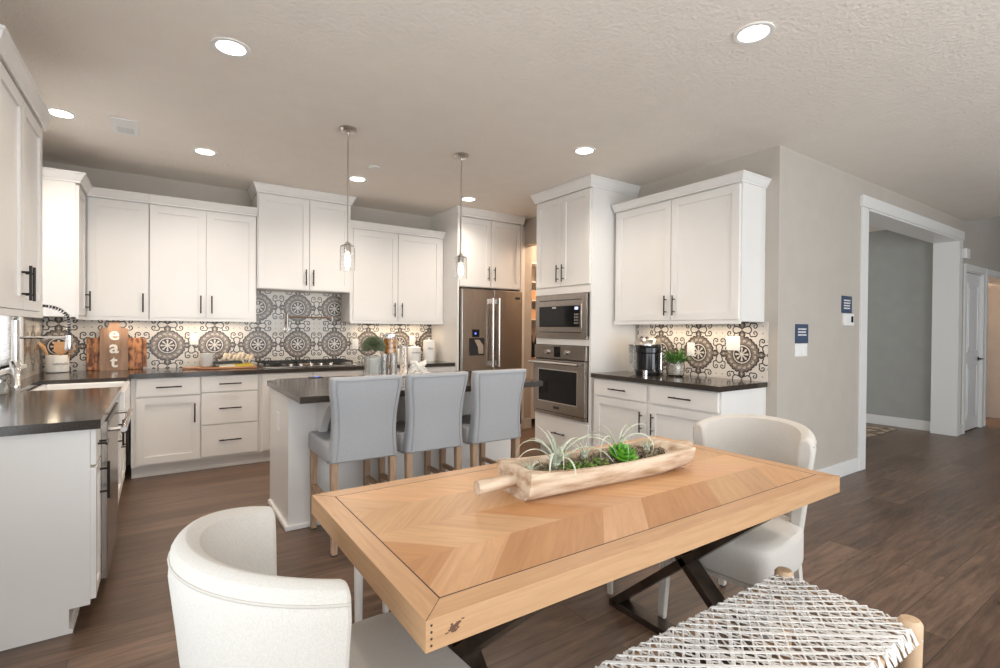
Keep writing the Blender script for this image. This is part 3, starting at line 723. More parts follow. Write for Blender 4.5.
part('body', MB().box(0, .892, .05, .66, .02, 1.80), M_blackpl, t)
part('grille', MB().box(.01, .88, .055, .10, 1.79, 1.825), M_blackpl, t)
dl = part('door', MB().box(.003, .447, -.03, .05, .10, 1.80, .006), M_steel, t)
dr = part('door', MB().box(.453, .889, -.03, .05, .10, 1.80, .006), M_steel, t)
for d_, x in ((dl, .405), (dr, .497)):
    b = MB().tube([(x, -.09, .86), (x, -.09, 1.70)], .015, 14)
    for z in (.90, 1.66): b.box(x-.013, x+.013, -.09, -.03, z-.03, z+.03)
    part('handle', b, M_steel_h, d_, smooth=True)
dp = part('dispenser', MB().box(.10, .315, -.032, -.029, 1.0, 1.21).box(.14, .245, -.032, -.029, 1.22, 1.315), M_blackpl, dl)
part('display', MB().box(.15, .235, -.035, -.031, 1.225, 1.305), M_blackglass, dp); part('display_light', MB().box(.175, .20, -.0365, -.0345, 1.255, 1.275), M_blue, dp)
part('chute', MB().prism([(.165, 1.19), (.235, 1.19), (.295, 1.12), (.295, 1.02), (.225, 1.02), (.215, 1.10)], -.045, -.032), M_steel_h, dp)
part('badge', MB().box(.78, .85, -.034, -.029, 1.695, 1.725), M_blackpl, dr)

# ------------------------------------------------------------ oven tower (local x -> -y)
t = thing('oven_tower', 'tall white cabinet tower holding the microwave and wall oven', 'cabinet', (3.375, 4.285, 0), RR)
w_ = .835; d_ = XR-3.375-.001
b = MB().box(0, .028, 0, d_, .10, 2.68).box(w_-.028, w_, 0, d_, .10, 2.68).box(.028, w_-.028, .55, d_, .10, 2.68)
b.box(.028, w_-.028, 0, .55, 1.742, 2.68).box(.028, w_-.028, 0, .55, 1.165, 1.225).box(.028, w_-.028, 0, .55, .105, .435)
part('body', b, M_cab, t); part('toe_kick', MB().box(0, w_, .07, d_, 0, .10), M_cab, t)
part('trim_rail', MB().box(.0, w_, -.012, 0, 1.68, 1.75), M_cab, t)
door(t, .014, .416, 1.757, 2.655, .378, 1.885, .172); door(t, .421, .823, 1.757, 2.655, .460, 1.885, .172)
drawer(t, .014, .823, .12, .41, .20)
crown(t, w_, d_, 2.667, 2.766, True, True)
t = thing('microwave', 'built-in stainless microwave above the wall oven', 'microwave', (3.375, 4.285, 1.226), RR)
part('surround', MB().box(.012, .80, -.022, .5, .002, .450, .003), M_steel, t)
part('vent_slot', MB().box(.08, .72, -.0235, -.02, .385, .393).box(.08, .72, -.0235, -.02, .062, .070), M_blackpl, t)
dd = part('door', MB().box(.07, .73, -.028, -.02, .105, .350, .002), M_steel, t)
part('window', MB().box(.088, .61, -.031, -.027, .119, .330), M_blackglass, dd)
cp = part('control_panel', MB().box(.612, .705, -.031, -.027, .119, .330), M_blackglass, t)
part('display', MB().box(.64, .685, -.0325, -.0305, .290, .315), M_pale, cp)
part('badge', MB().box(.30, .36, -.0325, -.0305, .308, .322), M_steel_h, dd)
for kz in range(4):
    for kx in range(3): part('key', MB().box(.632+kx*.022, .646+kx*.022, -.0325, -.0305, .15+kz*.028, .166+kz*.028), M_nickel, cp)
part('side_vent', MB().box(.80, .812, -.02, .3, .03, .44), M_blackpl, t)
t = thing('wall_oven', 'built-in stainless wall oven with bar handle below the microwave', 'oven', (3.375, 4.285, .436), RR)
part('body', MB().box(.012, .80, -.01, .5, .0, .728), M_blackpl, t)
cp = part('control_panel', MB().box(.012, .80, -.032, -.005, .585, .722, .003), M_steel, t)
for x in (.235, .53): part('knob', MB().tube([(x, -.032, .655), (x, -.06, .655)], [.026, .022], 20), M_steel_h, cp, smooth=True)
part('display', MB().box(.335, .43, -.034, -.031, .605, .71), M_blackglass, cp)
dd = part('door', MB().box(.012, .80, -.045, -.005, .04, .572, .003), M_steel, t)
part('window_frame', MB().box(.095, .70, -.047, -.044, .135, .478), M_steel_h, dd)
part('window', MB().box(.105, .69, -.049, -.046, .145, .468), M_blackglass, dd)
b = MB().tube([(.01, -.10, .545), (.76, -.10, .545)], .014, 14)
for x in (.05, .72): b.box(x-.012, x+.012, -.10, -.045, .533, .557)
part('handle', b, M_steel_h, dd, smooth=True)
part('badge', MB().box(.345, .43, -.047, -.044, .075, .10), M_blackpl, dd)
part('vent_strip', MB().box(.012, .80, -.035, -.005, .004, .034), M_steel, t)

# ------------------------------------------------------------ pantry
t = thing('pantry_shelving', 'white shelf unit inside the pantry beyond the refrigerator', 'shelf', (4.13, 5.62, 0))
part('side_panel', MB().box(0, .02, -.15, .3, .9, 2.55), M_cab, t); part('side_panel', MB().box(1.18, 1.2, -.15, .3, .9, 2.55), M_cab, t)
for z in (1.45, 1.72, 1.98, 2.25): part('shelf', MB().box(.02, 1.18, 0, .3, z, z+.018), M_cab, t)
part('worktop', MB().box(0, 1.2, -.25, .3, .90, .93), M_traywood, t)
lo = part('lower_cabinet', MB().box(0, 1.2, -.2, .3, .1, .9), M_cab, t)
pull(lo, .3, .7, .16, True, -.2); pull(lo, .4, .7, .16, True, -.2)
for i in range(5):
    t = thing('wine_bottle', 'dark bottle standing on the pantry worktop', 'bottle', (4.28+i*.11, 5.55+.03*(i % 2), .93), 0, 'dark bottles in the pantry')
    part('glass', MB().lathe(0, 0, [(0, 0), (.037, 0), (.037, .19), (.014, .24), (.014, .31), (0, .31)], 16, cap=False), M_blackglass, t, smooth=True)
for i, (x, z) in enumerate(((.25, 1.468), (.55, 1.468), (.3, 1.738), (.62, 1.998))):
    o = part('storage_basket', MB().loft([[(a*s*.12, b_*s*.10, h) for a, b_ in ((-1, -1), (1, -1), (1, 1), (-1, 1))] for s, h in ((.85, 0), (1, .14), (.93, .14), (.8, .01))]), M_utens); o.location = (4.13+x, 5.77, z)
    tag(o, ('woven basket at the left of the lowest pantry shelf', 'woven basket at the right of the lowest pantry shelf', 'woven basket on the second pantry shelf', 'woven basket on the third pantry shelf')[i], 'basket', 'baskets in the pantry')

# ------------------------------------------------------------ island
t = thing('kitchen_island', 'white kitchen island body with bracketed overhang in front of the cooktop', 'island', (.69, 3.462, 0))
part('body', MB().box(0, 1.77, 0, .66, 0, .872), M_cab, t)
part('baseboard', MB().box(-.02, 1.79, -.02, .62, 0, .032), M_trim, t, bev=.006)
part('toe_notch', MB().box(.02, 1.75, .661, .664, .10, .86), M_cab, t)
for x in (.17, 1.56):
    pr = [(0, .868), (-.345, .868), (-.345, .842), (-.30, .832), (-.25, .80), (-.20, .755), (-.145, .70), (-.115, .66), (-.10, .625), (-.045, .605), (-.025, .58), (0, .55)]
    part('corbel', MB().prism(pr, x, x+.05, 'x'), M_cab, t, bev=.003)
part('outlet', MB().box(-.006, 0, .30, .375, .60, .72), M_white, t)
t = thing('countertop', 'dark brown quartz island countertop under the marble tray', 'countertop', (.674, 3.067, .874))
part('slab', MB().prism([(0, 0), (1.812, 0), (1.812, 1.19), (.09, 1.19), (.04, 1.09), (0, 1.09)], 0, .040, 'z'), M_counter, t, bev=.002)
part('flush_outlet', MB().box(.32, .425, 1.12, 1.18, .040, .046, .001), M_blackglass, t); part('outlet_light', MB().box(.37, .395, 1.135, 1.165, .046, .0475), M_blue, t)

# ------------------------------------------------------------ bar stools
def bar_stool():
    t = thing('bar_stool', 'grey upholstered bar stool at the left end of the island', 'stool', (1.012, 3.165, 0), 0, 'grey bar stools along the island')
    # backrest: shaped outline, leaning toward -y
    rings = []
    n = 9
    for i in range(n):
        q = i/(n-1); z = .538+.497*q
        hw = .205-.018*sin(pi*min(1, q*1.15))+.010*q; yc = -.22-.055*q*q; th = .048-.008*q
        rings.append([(-hw, yc-th*.7, z), (-hw+.02, yc-th, z), (hw-.02, yc-th, z), (hw, yc-th*.7, z), (hw, yc+th*.7, z), (hw-.02, yc+th, z), (-hw+.02, yc+th, z), (-hw, yc+th*.7, z)])
    e = part('backrest', MB().loft(rings), M_grey, t, smooth=True, bev=.010)
    for s in (-1, 1):
        pts = []
        for i in range(n):
            q = i/(n-1); z = .543+.477*q; hw = .205-.018*sin(pi*min(1, q*1.15))+.010*q; yc = -.22-.055*q*q; th = .048-.008*q
            pts.append((s*(hw-.028), yc-th-.001, z))
        part('welt', MB().tube(pts, .0045, 6), M_piping, e, smooth=True)
    part('welt', MB().tube([(-.187, -.317, 1.017), (.187, -.317, 1.017)], .0045, 6), M_piping, e, smooth=True)
    part('seat', MB().box(-.208, .208, -.185, .27, .518, .640, .022, 3), M_grey, t, smooth=True)
    for sx in (-1, 1):
        for sy, yt, yf in ((-1, -.225, -.235), (1, .232, .236)):
            x = sx*.178
            l = part('leg', MB().loft([[(x*k+a*w, yy+b_*w, z) for a, b_ in ((-1, -1), (1, -1), (1, 1), (-1, 1))] for z, w, yy, k in ((.008, .0155, yf, 1.0), (.54, .0205, yt, 1))]), M_oak, t)
            part('foot_pad', MB().box(x-.015, x+.015, yf-.015, yf+.015, 0, .008), M_foot, l)
        part('stretcher', MB().box(sx*.178-.011, sx*.178+.011, -.225, .225, .27, .30), M_oak, t)
    part('stretcher', MB().box(-.178, .178, .222, .244, .15, .185), M_oak, t); part('stretcher', MB().box(-.178, .178, -.243, -.221, .15, .185), M_oak, t)
    return t
st = bar_stool()
for (x, y, rz, lbl) in ((1.476, 3.165, 0, 'grey upholstered bar stool in the middle of the three at the island'), (1.958, 3.165, 0, 'grey upholstered bar stool at the right end of the island')):
    c = copy_tree(st); c.location = (x, y, 0); c.rotation_euler.z = rz; c['label'] = lbl

# ------------------------------------------------------------ things on the island
IZ = .914
t = thing('serving_tray', 'white oval marble tray on the island', 'tray', (1.70, 4.05, IZ), radians(2))
b = MB(); n = 40
rr = lambda s, z: [(.30*s*cos(2*pi*k/n), .135*s*sin(2*pi*k/n), z) for k in range(n)]
part('dish', b.loft([rr(.93, 0), rr(1, .006), rr(1, .016), rr(.97, .016), rr(.95, .010)]), M_marble, t, smooth=True)
def glass_vase(parent, r, h, seg=24, fac=False, m=None, th=.004):
    prof = [(r*.9, 0), (r, .006), (r, h), (r-th, h), (r-th, .012), (0, .012)]
    return part('glass', MB().lathe(0, 0, prof, seg, cap=False), m or M_glass, parent, smooth=not fac)
TZ = IZ+.0105
def sprig_ball(b, c, r, n, ln, rad):
    for i in range(n):
        z = random.uniform(-.35, 1); a = random.uniform(0, 2*pi); q = sqrt(max(0, 1-z*z))
        d = Vector((q*cos(a), q*sin(a), z)); p0 = Vector(c)+d*r*random.uniform(.2, .6); p1 = Vector(c)+d*r*random.uniform(.85, 1.05)+Vector((random.uniform(-1, 1), random.uniform(-1, 1), random.uniform(-1, 1)))*.008
        b.tube([p0, (p0+p1)/2+Vector((0, 0, .004)), p1], [rad*.5, rad, rad*.3], 4)
t = thing('potted_herb', 'fuzzy sage green plant in a ribbed square glass vase on the marble tray', 'plant', (1.468, 4.04, TZ))
b = MB(); b.loft([[(a*.060*s, c_*.060*s, z) for a, c_ in ((-1, -1), (0, -1.12), (1, -1), (1.12, 0), (1, 1), (0, 1.12), (-1, 1), (-1.12, 0))] for s, z in ((.95, 0), (1, .01), (1, .160), (.93, .160), (.92, .02))])
part('vase', b, M_frost, t)
b = MB(); b.cyl(0, 0, .021, .14, .050, seg=16); part('soil', b, M_ceramic, t)
b = MB(); sprig_ball(b, (0, 0, .235), .098, 1000, .03, .0036); part('foliage', b, M_sage, t)['kind'] = 'stuff'
t = thing('apothecary_jar', 'tall glass jar with silver lid holding dried orange pods on the marble tray', 'jar', (1.632, 4.09, TZ))
glass_vase(t, .064, .325, 32)
part('lid', MB().lathe(0, 0, [(.066, .326), (.066, .340), (.05, .346), (.014, .350), (.012, .358), (0, .360)], 28, cap=False), M_chrome, t, smooth=True)
k = 0
for z in (.195, .24, .285):
    for q in range(4):
        a = q*pi/2+z*20; x, y = .032*cos(a), .032*sin(a)
        o = thing('orange_pod', 'dried orange pod inside the tall glass jar', 'dried pod', (1.632+x, 4.09+y, TZ+z), a, 'orange pods in the glass jar')
        part('husk', MB().lathe(0, 0, [(0, -.028), (.017, -.02), (.027, 0), (.020, .015), (.006, .022), (0, .024)], 10, cap=False), M_orange, o, smooth=True)
part('stems', MB().tube([(0, 0, .013), (.01, 0, .18)], .008, 6).tube([(-.02, .01, .013), (-.01, 0, .18)], .006, 6).tube([(.025, -.01, .013), (.02, 0, .18)], .006, 6), M_orange, t)
for x, y, r, h, lbl in ((1.535, 3.965, .029, .185, 'narrow clear glass tumbler just right of the sage plant on the tray'), (1.612, 3.965, .029, .185, 'clear glass tumbler in front of the orange pods'), (1.745, 4.06, .036, .245, 'tall clear glass carafe at the right of the marble tray')):
    t = thing('drinking_glass', lbl, 'glass', (x, y, TZ), 0, 'clear glasses on the marble tray'); glass_vase(t, r, h, 24)
b = MB()
for i in range(5):
    a = i*1.25; pts = [(.035*cos(a+q*.7)*(1+.35*sin(q*1.9+i)), .035*sin(a+q*.7)*(1+.2*cos(q*2+i)), .020+.016*sin(q*1.3+i*1.4)+.008*i) for q in range(10)]
    b.tube(pts, .0115, 8)
o = part('rope_knot', b, M_porc, smooth=True); o.scale = (1.5, 1.4, 1.5); o.location = (1.87, 4.04, IZ+.012); tag(o, 'white glazed knot ornament at the right end of the marble tray', 'ornament')

# ------------------------------------------------------------ coffee station
t = thing('coffee_maker', 'black pod coffee maker with side water tank on the right counter', 'coffee maker', (3.72, 3.055, ZT), radians(-62))
M_gloss = mat('gloss_black_plastic', (.012, .012, .013), .12)
def _ov(s, z): return [(.003+.093*abs(cos(2*pi*k/32))**.6*(1 if cos(2*pi*k/32) > 0 else -1)*s, .015+.135*abs(sin(2*pi*k/32))**.6*(1 if sin(2*pi*k/32) > 0 else -1)*s, z) for k in range(32)]
part('body', MB().loft([_ov(.97, 0), _ov(1, .01), _ov(1, .04), _ov(.93, .05), _ov(.93, .19), _ov(1, .20), _ov(1, .24)]), M_gloss, t, smooth=True)
part('drip_tray', MB().cyl(0, -.115, .002, .045, .02), M_chrome, t, smooth=True)
hd = part('brew_head', MB().loft([[(.09*cos(2*pi*k/24)*s+.003, -.035+.115*sin(2*pi*k/24)*s, z) for k in range(24)] for s, z in ((1, .2405), (1.04, .25), (1.03, .265), (1.0, .272))]), M_gloss, t, smooth=True)
part('lid', MB().loft([[(.096*cos(2*pi*k/24)*s-.004, -.025+.135*sin(2*pi*k/24)*s, z) for k in range(24)] for s, z in ((1.0, .262), (1.0, .285), (.88, .312), (.45, .325))]), M_nickel, hd, smooth=True)
part('water_tank', MB().box(-.135, -.088, -.09, .13, .02, .255, .01), M_frost, t)
part('tank_lid', MB().box(-.138, -.086, -.093, .133, .255, .268, .005), M_chrome, t)
part('side_strip', MB().box(.092, .098, -.018, .0, .02, .26), M_chrome, t)
t.scale = (1.2, 1.2, 1.03)
part('lid_button', MB().cyl(.003, -.09, .300, .326, .016), M_blackpl, hd, smooth=True)
t = thing('green_plant', 'spiky green plant in a clear glass vase beside the coffee maker', 'plant', (3.80, 2.825, ZT))
b = MB().lathe(0, 0, [(.06, 0), (.074, .01), (.080, .07), (.074, .135), (.077, .145), (.072, .145), (.069, .13), (.075, .07), (.069, .015), (0, .015)], 28, cap=False)
part('vase', b, M_glass, t, smooth=True)
part('pebbles', MB().lathe(0, 0, [(0, .016), (.062, .018), (.067, .06), (.062, .095), (0, .10)], 20, cap=False), noise_mat('pale_pebbles', (.45, .38, .30), (.75, .70, .62), 60, .6), t, smooth=True)
b = MB()
for i in range(90):
    a = random.uniform(0, 2*pi); el = random.uniform(.25, 1.25); ln = random.uniform(.10, .17)
    d = Vector((cos(a)*cos(el), sin(a)*cos(el), sin(el))); p0 = Vector((.02*cos(a), .02*sin(a), .105))
    b.tube([p0, p0+d*ln*.5+Vector((0, 0, .012)), p0+d*ln], [.003, .0075, .001], 5, .4)
part('foliage', b, M_dgreen, t, smooth=True)['kind'] = 'stuff'

# ------------------------------------------------------------ ceiling fittings
LIGHTS = [((.303, 2.955), 'front left of the ceiling, above the counter end'), ((2.39, 1.35), 'top centre right, nearest the camera above the dining table'), ((-.566, 4.531), 'against the left wall cabinet above the sink'), ((.306, 4.821), 'above the drawers left of the cooktop'), ((2.841, 2.999), 'in front of the oven tower, above the right counter'), ((1.586, 4.833), 'just right of the left pendant stem near the hood cabinet'), ((2.848, 4.856), 'just right of the right pendant stem near the refrigerator')]
for i, ((x, y), where) in enumerate(LIGHTS):
    t = thing('recessed_light', 'round recessed ceiling light '+where, 'light', (x, y, ZC), 0, 'recessed ceiling lights')
    r = .092
    part('trim_ring', MB().lathe(0, 0, [(r, -.001), (r, -.006), (r-.012, -.008), (r-.024, -.004), (r-.024, -.001)], 32, cap=False), M_trim, t, smooth=True)
    part('lens', MB().cyl(0, 0, -.0045, -.001, r-.023, seg=32), M_can, t)
    d = bpy.data.lights.new('can_glow', 'SPOT'); d.energy = 46; d.color = WARMW; d.spot_size = radians(150); d.spot_blend = .9; d.shadow_soft_size = .07
    o = bpy.data.objects.new('can_glow', d); COL.objects.link(o); o.parent = t; o.location = (0, 0, -.02)
for (x, y), lbl in (((1.130, 3.66), 'left glass pendant lamp hanging over the island'), ((2.076, 3.66), 'right glass pendant lamp hanging over the island')):
    t = thing('pendant_light', lbl, 'light', (x, y, ZC), 0, 'glass pendants over the island')
    part('canopy', MB().lathe(0, 0, [(.06, 0), (.062, -.012), (.05, -.028), (.012, -.032), (.008, -.05), (0, -.05)], 28, cap=False), M_nickel, t, smooth=True)
    part('rod', MB().cyl(0, 0, -.83, -.04, .0055, seg=10), M_nickel, t, smooth=True)
    part('socket', MB().lathe(0, 0, [(.006, -.82), (.022, -.835), (.024, -.845), (.024, -.895), (.018, -.90), (0, -.90)], 20, cap=False), M_nickel, t, smooth=True)
    part('glass_shade', MB().lathe(0, 0, [(.024, -.845), (.045, -.85), (.053, -.86), (.053, -1.03), (.0505, -1.03), (.0505, -.862), (.044, -.853), (.024, -.848)], 28, cap=False), M_glass, t, smooth=True)
    part('bulb', MB().lathe(0, 0, [(.012, -.90), (.014, -.915), (.021, -.94), (.021, -.985), (.014, -1.005), (0, -1.01)], 16, cap=False), M_bulb, t, smooth=True)
    d = bpy.data.lights.new('bulb_glow', 'POINT'); d.energy = 4; d.color = WARM; d.shadow_soft_size = .03
    o = bpy.data.objects.new('bulb_glow', d); COL.objects.link(o); o.parent = t; o.location = (0, 0, -1.06)
t = thing('ceiling_vent', 'white rectangular air vent in the ceiling near the sink', 'vent', (-.212, 4.56, ZC))
part('frame', MB().box(-.08, .08, -.165, -.13, -.008, 0).box(-.08, .08, .13, .165, -.008, 0).box(-.08, -.05, -.13, .13, -.008, 0).box(.05, .08, -.13, .13, -.008, 0), M_trim, t)
part('duct', MB().box(-.05, .05, -.13, .13, -.002, -.001), mat('vent_grey', (.25, .23, .21), .7), t)
b = MB()
b.box(-.05, .05, -.13, .01, -.007, -.003)
for k in range(6): b.box(-.05, .05, .018+k*.019, .024+k*.019, -.007, -.003)
part('louvers', b, M_trim, t)
o = part('smoke_detector', MB().lathe(0, 0, [(.05, 0), (.05, -.006), (.045, -.010), (0, -.010)], 28, cap=False), M_white, smooth=True); o.location = (1.592, 4.394, ZC); tag(o, 'small flat white cover disc on the ceiling between the pendants', 'detector')
# warm strips under the wall cabinets
def strip(x0, y0, x1, y1, e):
    L_ = max(abs(x1-x0), abs(y1-y0)); vert = abs(y1-y0) > abs(x1-x0)
    o = area('undercabinet_glow', ((x0+x1)/2, (y0+y1)/2, 1.365), (.03, L_) if vert else (L_, .03), e, WARM, (0, 0, -1))
    o.rotation_euler = (0, 0, 0)
strip(-.42, 5.78, -.15, 5.78, .8); strip(0, 5.78, .72, 5.78, 2.0); strip(1.9, 5.78, 2.8, 5.78, 2.4)
strip(-.74, 5.30, -.74, 5.8, .8)
strip(3.84, 2.2, 3.84, 3.25, 2.6)
# warm fill lamp added in the pantry, and an unseen lamp in the far hall
for nm, loc, e in (('pantry_fill_lamp', (4.7, 5.0, ZC), 40), ('hall_ceiling_lamp', (10.3, 3.4, 2.7), 110)):
    t = thing(nm, 'unseen small round flush ceiling lamp in the '+('pantry' if 'pantry' in nm else 'far hall'), 'light', loc)
    part('lens', MB().lathe(0, 0, [(.1, 0), (.1, -.02), (.07, -.045), (0, -.05)], 24, cap=False), M_can, t, smooth=True)
    d = bpy.data.lights.new('lamp_glow', 'POINT'); d.energy = e; d.color = (1, .72, .5); d.shadow_soft_size = .1
    o = bpy.data.objects.new('lamp_glow', d); COL.objects.link(o); o.parent = t; o.location = (0, 0, -.15)

# ------------------------------------------------------------ front wall fittings
plate('white triple light switch below the lower navy sign on the wall', (4.368, YC, 1.165), RB, .20, .105, 3, 'switch', 'light_switch')
def navy(label, x0, x1, z0, z1, lines):
    t = thing('wall_sign', label, 'sign', ((x0+x1)/2, YC-.001, (z0+z1)/2)); w, h = x1-x0, z1-z0
    part('panel', MB().box(-w/2, w/2, -.006, 0, -h/2, h/2), M_navy, t)
    for k in range(lines):
        z = h*.24-k*h*.155; b = MB(); x = -w*.32
        while x < w*.30:
            l = random.uniform(.012, .026); b.box(x, min(x+l, w*.33), -.0072, -.006, z-.006, z+.006); x += l+.006
        part('lettering', b, M_white, t)
navy('lower navy blue sign with white lettering above the light switches', 4.268, 4.478, 1.222, 1.378, 3)
navy('upper navy blue sign with white lettering above the thermostat', 5.10, 5.305, 1.49, 1.645, 4)
t = thing('thermostat', 'white thermostat with dark screen under the upper navy sign', 'thermostat', (5.215, YC, 1.43))
part('housing', MB().box(-.095, .095, -.025, 0, -.055, .055, .004), M_white, t); part('screen', MB().box(.03, .075, -.0265, -.024, -.025, .03), M_blackglass, t)
t = thing('door_chime', 'white box chime on the wall right of the wide cased opening', 'chime', (8.60, YC, 2.335))
part('housing', MB().box(-.075, .075, -.055, 0, -.065, .065, .008), M_white, t)
# dining room bits through the opening
t = thing('area_rug', 'brown patterned rug on the floor of the room beyond the opening', 'rug', (6.8, 3.3, 0))
part('pile', MB().box(-.9, 1.45, -.70, 1.3, .001, .010), M_rug, t)
t = thing('side_chair', 'white upholstered chair just visible in the room beyond the opening', 'chair', (6.62, 3.08, .010), radians(150))
part('backrest', MB().box(-.24, .24, .18, .26, .45, .98, .03, 3), M_linen, t, smooth=True); part('seat', MB().box(-.24, .24, -.22, .22, .38, .48, .03, 3), M_linen, t, smooth=True)
for sx in (-1, 1):
    for sy in (-1, 1): part('leg', MB().box(sx*.2-.018, sx*.2+.018, sy*.19-.018, sy*.19+.018, 0, .385), M_oak, t)
t = thing('wall_canvas', 'dark edged canvas on the far wall beyond the opening', 'picture', (8.505, 3.2, 1.45))
part('canvas', MB().box(-.03, .013, -.01, .9, -.35, .45), M_tgrey, t)

# ------------------------------------------------------------ dining table
t = thing('dining_table', 'chevron wood dining table with black X legs and trough planter on it', 'table', (.416, .858, 0))
TW, TD, TH, TT = 1.742, .862, .765, .062
def tone(): 
    r = random.random()
    if r < .13: return (.50, .245, .10)
    b_ = random.uniform(.86, 1.10); return (.60*b_, .345*b_*random.uniform(.97, 1.03), .175*b_*random.uniform(.93, 1.07))
bm = bmesh.new(); uvl = bm.loops.layers.uv.new('grain'); cl = bm.loops.layers.float_color.new('tone')
def gface(pts, ang, col, off=0):
    f = bm.faces.new([bm.verts.new(p) for p in pts]); nrm = None
    c, s_ = cos(ang), sin(ang)
    for l in f.loops:
        x, y, z = l.vert.co; yy = y+z
        l[uvl].uv = (x*c+yy*s_+off*3.1, -x*s_+yy*c+off*1.7); l[cl] = (*col, 1)
    return f
bd = .058; z = TH
# border boards with mitred corners and side faces
oc = [(0, 0), (TW, 0), (TW, TD), (0, TD)]; ic = [(bd, bd), (TW-bd, bd), (TW-bd, TD-bd), (bd, TD-bd)]
for i in range(4):
    j = (i+1) % 4; c = (.55, .32, .165); ang = 0 if i % 2 == 0 else pi/2
    gface([(*oc[i], z), (*oc[j], z), (*ic[j], z), (*ic[i], z)], ang, c, i)
    f = gface([(*oc[j], z), (*oc[i], z), (*oc[i], z-TT), (*oc[j], z-TT)], ang if ang == 0 else pi/2, (.50, .30, .16), i+5)
    if i % 2:
        for l in f.loops: l[uvl].uv = (l.vert.co.y, l.vert.co.z)
    # joint line
gface([(0, 0, z-TT), (0, TD, z-TT), (TW, TD, z-TT), (TW, 0, z-TT)], 0, (.5, .33, .2))
g0 = bd+.0035
nst = 4; sw = (TD-2*g0)/nst; pw = .175
for s in range(nst):
    y0 = g0+s*sw; y1 = y0+sw; up = (s % 2 == 0); x = g0-.4 if up else g0-.05
    x += .02*s
    while x < TW+.4:
        d = sw if up else -sw
        poly = [(x, y0), (x+pw, y0), (x+pw+d, y1), (x+d, y1)]
        def clip(P_, ax, val, keep_gt):
            out = []
            for i in range(len(P_)):
                a, b_ = P_[i], P_[(i+1) % len(P_)]
                ia = (a[ax] >= val) == keep_gt; ib = (b_[ax] >= val) == keep_gt
                if ia: out.append(a)
                if ia != ib:
                    q = (val-a[ax])/(b_[ax]-a[ax]); out.append((a[0]+(b_[0]-a[0])*q, a[1]+(b_[1]-a[1])*q))
            return out
        poly = clip(poly, 0, g0, True)
        if len(poly) > 2: poly = clip(poly, 0, TW-g0, False)
        if len(poly) > 2: gface([(*p, z) for p in poly], pi/4 if up else -pi/4, tuple(c_*(.95 if up else 1.04) for c_ in tone()), random.random()*5)  # alternate strips darker and lighter: grain sheen painted into the tone
        x += pw
me = bpy.data.meshes.new('tabletop'); bm.normal_update(); bm.to_mesh(me); bm.free(); me.materials.append(M_table)
top = link('tabletop', me, t)
g = MB()
g.box(bd, bd+.004, bd, TD-bd, z-.004, z-.0002).box(TW-bd-.004, TW-bd, bd, TD-bd, z-.004, z-.0002).box(bd, TW-bd, bd, bd+.004, z-.004, z-.0002).box(bd, TW-bd, TD-bd-.004, TD-bd, z-.004, z-.0002)
part('inlay_groove', g, M_tableline, top)
for cx, cy in ((0, 0), (TW, 0), (TW, TD), (0, TD)):
    dx = 1 if cx == 0 else -1; dy = 1 if cy == 0 else -1
    part('joint_line', MB().prism([(cx, cy), (cx+dx*bd, cy+dy*bd), (cx+dx*(bd+.0015), cy+dy*bd), (cx+dx*.0015, cy)], z, z+.0004, 'z'), M_tableline, top)
for k in range(4): part('dowel', MB().tube([(.012, -.0006, z-.012-k*.013), (.012, .001, z-.012-k*.013)], .0026, 8), M_tableline, top)
kn = MB(); pass
for (px_, pz_, r_, ax_) in ((.060, .030, .0060, 1.3), (.067, .027, .0055, 1.1), (.062, .037, .0045, 1.5), (.073, .024, .0030, 1.6), (.052, .034, .0035, 1.4), (.056, .024, .0025, 1.2), (.045, .038, .0018, 2.5), (.081, .020, .0018, 2.2), (.070, .034, .0025, 1.3)): kn.ball((px_, -.0001, z-pz_), r_, 2, (ax_, .04, .8), .30)
part('wood_knot', kn, mat('dark_knot', (.11, .05, .025), .6), top)
for x, nm in ((.34, ''), (1.41, '')):
    b = MB(); w2 = .04; th = .017; zt_ = TH-TT
    b.box(x-w2, x+w2, .03, TD-.03, 0, .03).box(x-w2, x+w2, .06, TD-.06, zt_-.02, zt_)
    def bar(y0, z0, y1, z1, off):
        d = Vector((0, y1-y0, z1-z0)).normalized(); nn = Vector((0, -d.z, d.y))*th
        A = Vector((x, y0, z0)); B = Vector((x, y1, z1)); wv = Vector((w2, 0, 0))
        b.loft([[A+wv+nn, A-wv+nn, A-wv-nn, A+wv-nn], [B+wv+nn, B-wv+nn, B-wv-nn, B+wv-nn]])
    bar(.05, .02, TD-.06, zt_-.015, 0); bar(TD-.05, .02, .06, zt_-.015, 0)
    part('leg', b, M_bron, t, bev=.002)

M_piping2 = mat('beige_seam', (.49, .455, .41), .9)
